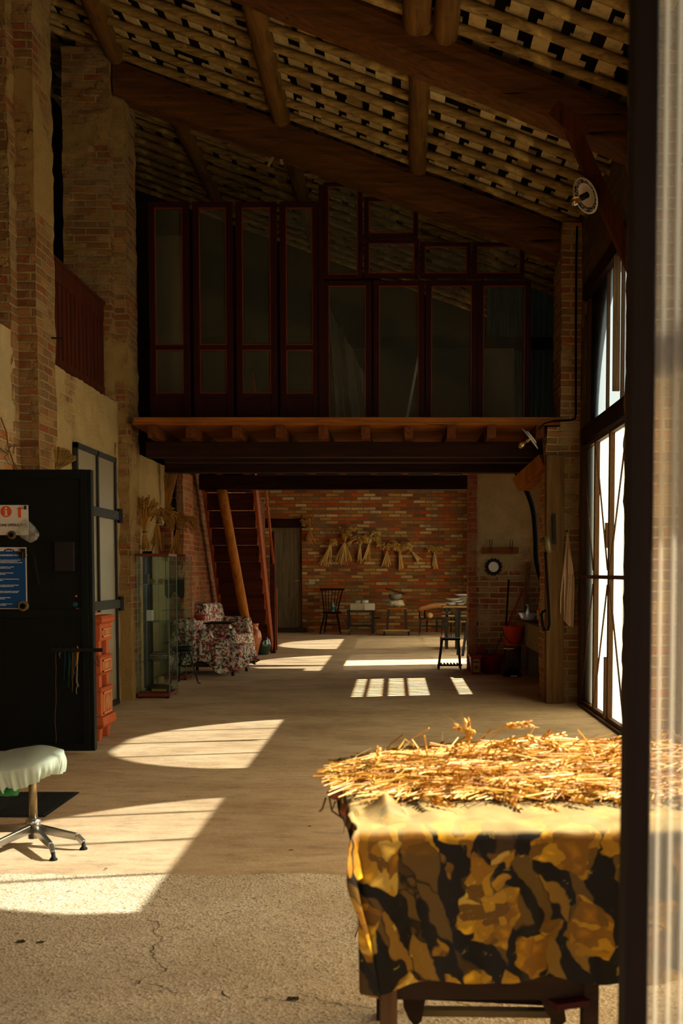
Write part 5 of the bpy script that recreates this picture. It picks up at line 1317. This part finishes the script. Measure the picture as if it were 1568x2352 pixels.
# stone sink
SKX, SK0, SK1, SZ = 1.74, 12.3, 14.1, .73
M_SINK = masonry('sink_stone', ['#6a5a40', '#75634a', '#5c4c34'], '#6a5a40', '#7d6c4e', .3, .4, .3, .1, 2.2, '#665638', seed=31)
o = thing('stone_sink', 'rough stone sink on masonry legs in the recess', 'sink', (1.98, 13.2, 0))
MB().rough(SKX, SK0, .42, XN, SK1, SZ, .06, .012, faces='xXyYZz').build('basin', M_SINK, o)
MB().rough(SKX + .06, SK1 - .32, 0, XN, SK1 - .02, .44, .06, .012).build('leg', M_SINK, o); MB().rough(SKX + .06, SK0 + .02, 0, XN, SK0 + .3, .44, .06, .012).build('leg', M_SINK, o)
c = at(1211, 1418, 13.75)
o = MB().lathe([(0, 0), (.07, 0), (.085, .01), (.125, .085), (.135, .088), (.135, .092), (.118, .09), (.08, .016), (0, .01)], (c.x, 13.75, SZ + .03), 24).build('plastic_bowl', glass('milky_plastic', (.95, .96, .96, 1), gloss=.08, haze=.4, hazecol='#c8ccc8'), smooth=True, label='clear plastic bowl on the edge of the stone sink', cat='bowl')
c = at(1212, 1405, 13.8)
o = MB().lathe([(0, 0), (.025, 0), (.028, .02), (.026, .09), (.012, .115), (.01, .14), (0, .14)], (c.x, 13.8, SZ + .05), 12).build('soap_bottle', flat('clear_white', '#c0ccd0', .25), smooth=True, label='clear pump bottle standing in the plastic bowl', cat='bottle')
MB().tube([(c.x, 13.8, SZ + .19), (c.x, 13.8, SZ + .225), (c.x - .03, 13.79, SZ + .232)], .007, 6).build('pump', M_PAPER, o)
def rag(x0, x1, y0, y1, z, amp, sd): return lambda u, v: Vector((x0 + (x1 - x0) * u, y0 + (y1 - y0) * v, z + amp * (.5 + noise.noise(Vector((u * 4, v * 4, sd)))) * math.sin(math.pi * min(1, max(0, u))) ** .3))
MB().grid(16, 12, rag(1.8, 2.08, 13.5, 13.75, SZ + .012, .02, 3)).build('blue_cloth', flat('cloth_blue', '#1c6a9a', .85), smooth=True, label='blue cloth spread on the sink edge under the bowl', cat='cloth')
MB().grid(16, 12, rag(1.9, 2.15, 13.2, 13.48, SZ + .01, .1, 7)).build('yellow_cloth', flat('cloth_yellow', '#c0a81a', .8), smooth=True, label='crumpled yellow cloth on the sink', cat='cloth')
c = at(1243, 1400, 13.3)
o = MB().box(c.x - .05, 13.28, SZ + .05, c.x + .06, 13.36, SZ + .17).build('cleaner_box', flat('box_orange', '#c88a1a', .5), label='orange-yellow cleaner carton at the back of the sink', cat='carton', bevel=.004)
MB().blob((c.x - .035, 13.3, SZ + .19), .02).build('cap', flat('red_cap', '#b0281a', .4), o)
p = at(1180, 1418, 13.95); MB().bar((p.x, 13.95, SZ + .02), (p.x + .3, 13.9, SZ + .02), .1, .02).build('wash_board', wood('rack_wood', '#6a3c18', '#8a5426', 'X', 1.5), label='short brown board sticking out from the sink end', cat='board')

# post at the corner of the pier, cup, cables, towel
p0, p1 = at(1252, 1090, 10.93), at(1287, 1090, 10.93)
pz = at(1270, 1062, 10.93).z
MB().bar((1.70, 10.9, 0), (1.69, 10.93, 2.64), .19, .12, up=(0, 1, 0)).build('wooden_post', M_POST, label='weathered timber post set against the right brick pier', cat='post', bevel=.01)
MB().bar((1.42, 11.6, 2.38), (1.68, 11.3, 2.62), .22, .16, up=(0, 0, 1)).build('beam_corbel', M_LOG, label='short timber corbel under the deck beam by the right pier', cat='corbel', bevel=.01)
c = at(1258, 1251, 10.78)
o = MB().lathe([(0, -.09), (.03, -.09), (.042, .09), (.039, .09), (.027, -.08), (0, -.08)], c, 18, M=rotm(y=math.radians(-14))).build('tin_cup', flat('dull_tin', '#7a6a48', .4, .5), smooth=True, label='dull tin cup hung on the timber post', cat='cup')
p = [at(x, y, 10.8) for x, y in ((1262, 1190), (1257, 1215), (1256, 1240))]
MB().bar(at(1272, 1180, 10.82), at(1274, 1250, 10.82), .03, .02, up=(0, 1, 0)).build('iron_hook', M_BLACK, label='dark iron hook plate on the timber post above the tin cup', cat='hook')
pts = [at(*q, 10.8) for q in ((1252, 1268), (1256, 1330), (1260, 1400), (1261, 1435), (1258, 1447), (1250, 1448), (1246, 1438), (1243, 1412), (1246, 1405), (1254, 1402))]
MB().tube(pts, .014, 8).build('cable_loop', M_RUBBER, smooth=True, label='black cable hanging in a loop down the timber post', cat='cable')
pts = [at(*q, 10.92) for q in ((1325, 520), (1323, 600), (1322, 760), (1322, 950), (1320, 962), (1310, 965), (1270, 967))]
MB().tube(pts, .012, 6).build('wall_cable', M_RUBBER, smooth=True, label='black cable clipped up the face of the right brick pier', cat='cable')
# towel
t = NT('towel_cloth'); v = t.obj(); M_TOWEL = t.done(t.bsdf(t.mix(t.noise(v, 40, 4), '#b0906c', '#d0b090'), .95, 0, .05, t.bump(t.noise(v, 180, 2), .4, .004)))
tp = at(1302, 1222, 10.9)
o = thing('towel', 'beige towel hanging by its corner on the face of the right brick pier', 'towel', tp)
def tow(u, v):
    lft = at(1301 - 15 * min(1, v * 1.3) ** .9 - 3 * v, 1225 + 215 * v * (1 - .16 * (1 - u) ), 10.9); rgt = at(1303 + 13 * min(1, v * 2) ** .8 * (1 - .45 * max(0, v - .6)), 1225 + 215 * v, 10.9)
    q = lft.lerp(rgt, u); k = min(1, v * 3)
    q.y = 10.9 - .035 - .028 * math.sin(u * 13 + v * 1.5) * k - .012 * math.sin(u * 27) * k
    return q
MB().grid(40, 40, tow).build('cloth', M_TOWEL, o, smooth=True)
def flap(u, v):
    q = at(1303 + 13 * v * u + 1, 1240 + 78 * v + 4 * math.sin(u * 4), 10.83); q.y = 10.83 - .012 * math.sin(u * 8); return q
MB().grid(12, 16, flap).build('corner_flap', M_TOWEL, o, smooth=True)
MB().tube([(tp.x, 10.97, tp.z + .01), (tp.x, 10.86, tp.z + .012)], .006, 6).build('nail', M_BLACK, label='iron nail holding the beige towel', cat='nail')

# plate lamps
M_PLATE = None
t = NT('lamp_plate'); v = t.obj(); x, y, z = t.sep(v)
rad = t.math('SQRT', t.math('ADD', t.math('MULTIPLY', x, x), t.math('MULTIPLY', y, y)))
band = t.math('MULTIPLY', t.math('GREATER_THAN', rad, .095), t.math('LESS_THAN', rad, .128))
dots = t.ramp(t.noise(v, 85, 3), [(.40, .0), (.47, 1.0)])
M_PLATE = t.done(t.bsdf(t.mix(t.math('MULTIPLY', band, dots), '#bdb09a', '#1f2a3a'), .25, 0, .5))
t = NT('bulb_glass'); tr = t.n('ShaderNodeBsdfTransparent'); tr.inputs[0].default_value = (1, .8, .45, 1); gl = t.n('ShaderNodeBsdfGlossy'); gl.inputs[0].default_value = (1, .85, .6, 1); gl.inputs['Roughness'].default_value = .08
ms = t.n('ShaderNodeMixShader'); ms.inputs[0].default_value = .25; t.link(tr.outputs[0], ms.inputs[1]); t.link(gl.outputs[0], ms.inputs[2]); M_BULB = t.done(ms.outputs[0])
M_FIL = flat('filament', '#c8781a', .5)
def plate_lamp(label, loc, axis, r=.145, sock=None):
    o = thing('plate_lamp', label, 'lamp', (0, 0, 0), 'plate lamps')
    k = r / .145
    MB().lathe([(0, 0), (.075 * k, 0), (.085 * k, .012), (.145 * k, .03), (.143 * k, .036), (.08 * k, .018), (.07 * k, .008), (0, .008)], n=36).build('plate', M_PLATE, o, smooth=True)
    MB().lathe([(.02, .008), (.024, .012), (.024, .075), (.018, .08), (0, .08)], n=16).build('socket', sock or M_BLACK, o, smooth=True)
    b = MB().lathe([(.014, .08), (.016, .09), (.03, .115), (.035, .14), (.03, .165), (.015, .178), (0, .18)], n=18, caps=False).build('bulb', M_BULB, o, smooth=True)
    mb = MB()
    for i in range(5): a = i * 1.2566; mb.tube([(.008 * math.cos(a), .008 * math.sin(a), .09), (.014 * math.cos(a), .014 * math.sin(a), .15)], .0018, 4)
    mb.build('filament', M_FIL, b)
    o.location = loc; o.rotation_euler = Vector(axis).to_track_quat('Z', 'Y').to_euler()
    return o
plate_lamp('painted plate lamp with a bare bulb, on the brace high at the right', at(1351, 446, 8.19), (-.82, -.3, -.5))
plate_lamp('plate lamp seen edge-on under the deck by the right pier', at(1222, 1003, 10.88), (-.75, .15, -.6), .14, flat('brass', '#b08038', .35, .9))
plate_lamp('dark plate lamp seen from behind, at the edge of the iron folding door', at(1440, 1012, 7.6), (.96, .28, -.05), .12)
for px in (1236,): MB().tube([at(1238, 985, 10.85), at(1250, 972, 10.9), at(1275, 966, 10.9)], .008, 6).build('lamp_wire', M_RUBBER, label='wire running from the edge-on plate lamp to the pier', cat='wire')
# glints of a dangling glass lamp above the tall doors, modelled as bright slivers
for k, (a, b, wd) in enumerate((((627, 361), (615, 383), .028), ((645, 366), (648, 377), .03))):
    MB().bar(at(*a, 11.02), at(*b, 11.02), wd, .012, up=(0, 1, 0)).build('lamp_glint', flat('bright_glint', '#b8a070', .3, .6), label=['long bright glint of a dangling glass lamp under the far rafter', 'short bright glint of a dangling glass lamp under the far rafter'][k], cat='strip', group='lamp glints under the far rafter')

# ================================================================ TABLE WITH STRAW
TZ, TY0, TY1 = .79, 2.43, 3.3
M_TW = wood('table_wood', '#1a0e06', '#33200f', 'X', 1.2)
tb = thing('table', 'old dark wooden table under the flowered oilcloth', 'table', (.4, 2.87, 0))
MB().box(-.06, TY0 + .03, TZ - .04, 1.02, TY1 - .03, TZ - .012).build('tabletop', M_TW, tb)
x0, x1 = at(872, 2300, 2.5).x, at(912, 2300, 2.5).x
MB().box(x0, 2.48, 0, x1, 2.53, TZ - .04).build('leg', wood('leg_wood', '#33200f', '#5c4024', 'Z', 1.2), tb, bevel=.004)
MB().box(x0 - .02, 3.12, 0, x0 + .04, 3.18, TZ - .04).build('leg', M_TW, tb, bevel=.004)
xl0, xl1 = at(1336, 2300, 2.5).x, at(1372, 2300, 2.5).x
MB().box(xl0, 2.48, 0, xl1, 2.53, TZ - .04).build('leg', M_TW, tb, bevel=.004); MB().box(.95, 3.12, 0, 1.0, 3.18, TZ - .04).build('leg', M_TW, tb, bevel=.004)
zA, zB = at(1100, 2292, 2.5).z, at(1100, 2200, 2.5).z
MB().box(x1, 2.49, zA, xl0, 2.52, zB).build('apron', M_TW, tb)
MB().box(x0 + .0, 2.53, zA, x0 + .03, 3.12, zB).build('apron', M_TW, tb)
# low trestle bench tucked under it
bn = thing('trestle', 'low dark trestle with curved feet and two bars under the table', 'trestle', (.2, 2.75, 0))
p0, p1 = at(960, 2282, 2.78), at(1258, 2296, 2.78)
MB().bar((p0.x, 2.78, p0.z), (p1.x, 2.78, p1.z), .03, .022).build('bar', M_TW, bn)
p0, p1 = at(950, 2322, 2.72), at(1290, 2326, 2.72)
MB().bar((p0.x, 2.72, p0.z), (p1.x, 2.72, p1.z), .03, .018).build('bar', wood('bar_wood', '#4a3a20', '#6e5a36', 'X', 1.2), bn)
for (pa, pb, pc, pd) in (((922, 2268), (982, 2268), (968, 2345), (938, 2340)), ((1240, 2275), (1290, 2275), (1300, 2345), (1268, 2345))):
    q = [at(*k, 2.66) for k in (pa, pb, pc, pd)]
    mb = MB().prism([(q[0].x, q[0].z), ((q[0].x + q[3].x) / 2 - .004, (q[0].z + q[3].z) / 2 - .012), (q[3].x, q[3].z), (q[3].x + .012, .2), (q[3].x + .015, 0), (q[2].x - .012, 0), (q[2].x - .01, .2), (q[2].x, q[2].z), (q[1].x, q[1].z)][::-1], lambda u, v, w_: (u, 2.66 + .12 * w_, v))
    mb.build('leg', M_TW, bn)
p0, p1, p2, p3 = at(1212, 2268, 2.55), at(1280, 2308, 2.46), at(1355, 2298, 2.46), at(1310, 2262, 2.55)
MB().prism([(0, 0), (1, 0), (1, 1), (0, 1)], lambda u, v, w_: (p0.lerp(p3, u).lerp(p1.lerp(p2, u), v)) - Vector((0, 0, .015 * w_))).build('red_board', M_RED, label='tilted red-brown board under the right end of the table', cat='board')

# oilcloth
t = NT('flowered_oilcloth'); v = t.obj()
n1 = t.noise(v, 7, 3, .55, col=True)
ad = t.n('ShaderNodeVectorMath', operation='MULTIPLY_ADD'); t.link(n1, ad.inputs[0]); ad.inputs[1].default_value = (.11, .11, .11); t.link(t.mapping(v, (1, 1, 1), rot=(0, .5, 0)), ad.inputs[2])
W1 = ad.outputs[0]
pl = t.sep(t.voro(t.mapping(W1, (1, 1, .85)), 7.2, out='Color'))[0]; fd = t.voro(t.mapping(W1, (1, 1, .85)), 7.2)
petal = t.sep(t.voro(t.mapping(W1, (1, 1, 1.2), rot=(0, .4, 0)), 21, out='Color')); pd = t.voro(t.mapping(W1, (1, 1, 1.2), rot=(0, .4, 0)), 21)
for nd in t.t.nodes:
    if nd.type == 'TEX_VORONOI' and nd.feature == 'F1': nd.distance = 'MANHATTAN'
lf = t.sep(t.voro(t.mapping(W1, (1.9, 1, .62), rot=(0, .85, 0)), 12, out='Color')); ld = t.voro(t.mapping(W1, (1.9, 1, .62), rot=(0, .85, 0)), 12, 'DISTANCE_TO_EDGE')
base = t.ramp(lf[0], [(0, '#0a0704'), (.34, '#33220a'), (.5, '#0e0a06'), (.66, '#4a3410'), (.84, '#6a4a14')], const=True)
base = t.mix(t.ramp(ld, [(.0, 1.0), (.05, .0)]), base, '#0d0906')
pc = t.ramp(petal[1], [(0, '#845408'), (.25, '#b27c0c'), (.45, '#5e3e0a'), (.6, '#c8921a'), (.8, '#9a6608'), (.93, '#dcb048')], const=True)
pc = t.mix(t.ramp(pd, [(.1, .0), (.6, .65)]), pc, '#4a300a')
fm = t.ramp(t.math('ADD', fd, t.math('MULTIPLY', pl, .28)), [(.82, 1.0), (.85, .0)])
c = t.mix(fm, base, pc)
fine = t.noise(t.mapping(W1, (1, 1, 2)), 26, 5, .7)
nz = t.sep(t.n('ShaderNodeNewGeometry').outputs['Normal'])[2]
c = t.mix(t.math('MULTIPLY', fine, .4), c, '#1c1206'); glare = t.math('MULTIPLY', t.ramp(nz, [(.55, .0), (.9, .7)]), t.ramp(t.noise(v, 9, 5), [(.3, .75), (.65, 1.0)])); c = t.mix(glare, c, '#96855c'); c = t.mix(t.ramp(fine, [(.64, .0), (.74, .45)]), c, '#d8b050')  # cream mix on upward faces paints the window glare on the tabletop
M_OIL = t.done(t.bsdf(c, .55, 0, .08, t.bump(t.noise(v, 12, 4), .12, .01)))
o = thing('oilcloth', 'flowered yellow and brown oilcloth draped over the table', 'tablecloth', (.4, 2.87, TZ))
LF, LL = .40, .13          # drops at the front and left
S0, S1 = -LL, 1.14; T0, T1 = -LF, .88
def ocl(u, v):
    s = S0 + (S1 - S0) * u; tt = T0 + (T1 - T0) * v
    ds, dt = max(0, -s), max(0, -tt)
    xl = -.085 - .10 * max(0, tt) / .88
    x = xl + max(s, 0); y = TY0 + max(tt, 0); z = TZ
    R_ = .03
    def fold(d): 
        a = min(d / R_, math.pi / 2); return R_ * math.sin(a), R_ * (1 - math.cos(a)) + max(0, d - R_ * math.pi / 2)
    fy, fz = fold(dt); fx, fz2 = fold(ds)
    w_ = dt / LF
    if dt and not ds:
        z -= fz * (1 - .10 * min(1, max(0, s / .9)) - .03 * math.sin(s * 6)); y -= fy + w_ * (.018 * math.sin(s * 21 + 1) + .012 * math.sin(s * 37) + .02)
        x += .02 * w_ * math.sin(s * 9)
    elif ds and not dt:
        z -= fz2 * .6 + .0; x -= fx * .6 + ds * .06 * (1 + .8 * math.sin(tt * 16)); y += .02 * math.sin(ds * 20)
        z += .05 * max(0, math.sin(tt * 13 + 1)) * min(1, ds / .1)
    elif ds and dt:
        m = max(fz, fz2 * .95); z -= m * (1 - .02 * math.sin(s * 6)); q = math.atan2(dt, ds)
        f_ = .055 * math.sin(q * 2) * min(1, (ds + dt) / .2)
        x -= fx * .5 + f_ * .12 - .05 * w_ * min(1, ds / .1); y -= fy + f_ * 1.0 + w_ * .02
        x += .025 * math.sin(q * 6) * min(1, ds / .15)
    else:
        z += .008 * noise.noise(Vector((x * 7, y * 9, 0))) + .004
        if s < .14: z += .05 * max(0, 1 - abs(s - .075) / .055) * max(0, 1 - abs(tt - .13) / .11)
    z += .006 * noise.noise(Vector((x * 15, y * 15, z * 15)))
    return Vector((x, y, z))
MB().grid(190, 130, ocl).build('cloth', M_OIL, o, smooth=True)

# straw heap
mb = MB(); me = MB()
random.seed(11)
def heap(x, y):
    k = max(0, min(1, (x + .22 - .5 * abs(y - 2.96)) / .2)) * max(0, min(1, (y - 2.66) / .16)) * max(0, min(1, (3.34 - y) / .16))
    return TZ + .012 + (.06 + .03 * noise.noise(Vector((x * 3, y * 4, 2)))) * k ** .6 + .012 * noise.noise(Vector((x * 6, y * 6, 0)))
for k in range(5200):
    x, y = U(-.2, 1.08), U(2.68, 3.32)
    xm = -.19 + .5 * abs(y - 2.96) + .05 * noise.noise(Vector((y * 9, 0, 0)))
    if x < xm: x = xm + U(0, .5)
    h = heap(x, y); z = TZ + .012 + (h - TZ - .012) * R() ** .6
    L = U(.08, .38); a = random.gauss(0, .3) if R() < .62 else U(-1.57, 1.57); e = random.gauss(.0, .07)
    if R() < .05: e = U(.2, .9); L *= .5
    d = Vector((math.cos(a) * math.cos(e), math.sin(a) * math.cos(e), math.sin(e)))
    p = Vector((x, y, z)); p0 = p - d * L * .5; p1 = p + d * L * .5
    for q in (p0, p1):
        q.y = max(2.63, min(3.36, q.y)); q.x = q.x if q.x > xm - .05 else xm - U(-.03, .06)
        if abs(e) < .15: q.z = min(q.z, heap(q.x, q.y) + .012)
        q.z = max(q.z, TZ + .008)
    m = (p0 + p1) / 2 + Vector((U(-.01, .01), U(-.015, .015), U(0, .012)))
    r = U(.0010, .0024); mb.tube([p0, m, p1], [r, r, r * .8], 4, caps=False)
    if R() < .075: ear(me, p1, (p1 - m) + Vector((0, U(-.02, .02), U(-.01, .03))), U(.05, .08), .0062, awn=R() < .45)
hp = thing('straw_heap', 'heap of loose golden wheat straw spread over the oilcloth', 'straw', (.4, 2.95, TZ + .01), kind='stuff')
mb.build('stalks', M_STRAW, hp); me.build('ears', M_STRAW, hp)
# the tall stems and ears standing out of the heap
std = [((1160, 1668), (1060, 1745), .075, 'fat upright ear at the very top of the straw heap', (.95, 0, .1)), ((1090, 1684), (1010, 1760), .06, 'ear lying to the left just under the topmost ear', (-1, 0, .35)), ((1076, 1700), (1078, 1735), .06, 'upright dark gold ear left of the topmost one', (-.1, 0, 1)),
       ((1262, 1705), (1180, 1740), .05, 'drooping ear at the right of the heap\'s crest', (.9, 0, -.5)), ((1205, 1690), (1140, 1740), .05, 'pale feathery ear right of the topmost one', (.7, 0, -.3)), ((1165, 1703), (1090, 1760), .055, 'slanting ear in the middle of the heap\'s crest', (.9, 0, -.3))]
for a, b, L, lab, d in std:
    p1, p0 = at(*a, 2.92), at(*b, 2.95); o = thing('wheat_ear', lab, 'wheat ear', p0, 'ears standing out of the straw')
    m = (p0 + p1) / 2 + Vector((0, 0, .02)); MB().tube([p0, m, p1], .0022, 5).build('stem', M_STRAW, o)
    mb = MB(); ear(mb, p1, Vector(d), L, .008); mb.build('ear', M_STRAW, o)
for a, b, c_, lab in (((985, 1672), (945, 1697), (985, 1755), 'bent straw stem sticking up like a crook at the left of the heap'), ((975, 1690), (978, 1712), (982, 1750), 'short upright straw beside the crook-shaped stem'), ((1130, 1702), (1115, 1745), (1085, 1800), 'long pale straw slanting across the middle of the heap'), ((1140, 1720), (1125, 1755), (1100, 1800), 'second pale straw slanting beside the long one'), ((915, 1720), (930, 1698), (950, 1712), 'thin looped straw at the left of the crest'), ((1325, 1675), (1352, 1708), (1366, 1745), 'thin dark stem standing up at the right of the heap'), ((1432, 1703), (1400, 1725), (1370, 1735), 'broad pale straw at the right by the door post'), ((1358, 1716), (1330, 1722), (1305, 1728), 'bright flat straw lying on the right of the crest')):
    MB().tube([at(*a, 2.9), at(*b, 2.92), at(*c_, 2.9)], .0024, 5).build('straw_stem', M_STRAW, label=lab, cat='straw', group='single straws standing out of the heap')
# turned handle ends and roots at the left end
M_TURN = flat('turned_wood', '#7a3a20', .45, var=.2)
for (a, b, Y, r, lab) in (((748, 1788), (790, 1790), 3.0, .017, 'brown rounded wooden handle end, uppermost of three at the left table end'), ((751, 1821), (806, 1826), 2.85, .017, 'brown rounded wooden handle end, middle one of three at the left table end'), ((780, 1862), (812, 1862), 2.72, .02, 'brown rounded wooden handle end, lowest of three at the left table end')):
    p0, p1 = at(*a, Y), at(*b, Y); d = (p1 - p0).normalized()
    MB().tube([p0, p0 + d * .006, p0 + d * .018, p0 + d * .035, p1, p1 + d * .12], [.003, r * .7, r, r * 1.05, r * .85, r * .8], 14).build('handle_end', M_TURN, smooth=True, label=lab, cat='handle', group='handle ends at the table edge')
for k, (pts, lab) in enumerate((([(755, 1825), (762, 1862), (770, 1840)], 'V-shaped dry root hanging from the middle handle end'), ([(748, 1832), (740, 1858), (733, 1864)], 'thin dry root hanging outermost at the left table end'), ([(762, 1862), (782, 1876), (795, 1885)], 'dry root running back under the table edge'), ([(798, 1785), (790, 1815), (787, 1845)], 'pale bent straw hanging over the handle ends'))):
    MB().tube([at(*q, 2.8) for q in pts], .0028, 5, jit=.3).build('dry_root', M_POST if k < 3 else M_STRAW, smooth=True, label=lab, cat='root', group='dry roots at the table end')

# bits on the floor
def litter(px, py, label, r=.012, sd=0, col='#3a3018', cat='leaf', nm='dry_leaf'):
    p = fl(px, py); z = .006 if p.y < YE + .9 else .001
    MB().grid(8, 6, lambda u, v: Vector((p.x + (u - .5) * r * 3 + r * .5 * noise.noise(Vector((u * 3, v * 3, sd))), p.y + (v - .5) * r * 2.2 + r * .6 * noise.noise(Vector((v * 3, u * 3, sd + 4))), z + r * .5 * abs(noise.noise(Vector((u * 2.5, v * 2.5, sd + 9))))))).build(nm, flat('leaf_' + col[1:], col, .9), smooth=True, label=label, cat=cat)
litter(672, 2298, 'curled dark green leaf on the aggregate floor near the front', .013, 1)
litter(48, 2167, 'dry olive leaf at the left on the aggregate floor', .012, 2, '#4a4018')
litter(92, 2168, 'second dry leaf just right of the olive one', .010, 3, '#5a4a20')
litter(668, 1955, 'small brown crumb on the concrete in the middle of the aisle', .007, 4, '#4a2a14', 'crumb', 'brown_crumb')
litter(243, 1998, 'tiny brown crumb at the edge of the aggregate on the left', .005, 5, '#4a2a14', 'crumb', 'brown_crumb')
litter(710, 1898, 'tiny dark crumb on the concrete up the aisle', .006, 6, '#2a2014', 'crumb', 'brown_crumb')
pts = [fl(825, 2046, .012), fl(829, 2080, .02), fl(826, 2120, .016), fl(816, 2152, .01)]
MB().tube(pts, .0024, 5).build('grass_stalk', M_POST, smooth=True, label='thin dry stem lying on the aggregate left of the table', cat='stem')
for k in range(26):
    p = Vector((U(.0, .9), U(2.3, 3.4), .01)); a = U(0, 3.1); L = U(.05, .16)
    MB().tube([p, p + Vector((math.cos(a), math.sin(a), .02)) * L], .0018, 4).build('fallen_straw', M_STRAW, label='single straw fallen on the floor under the table', cat='straw', group='fallen straws under the table')
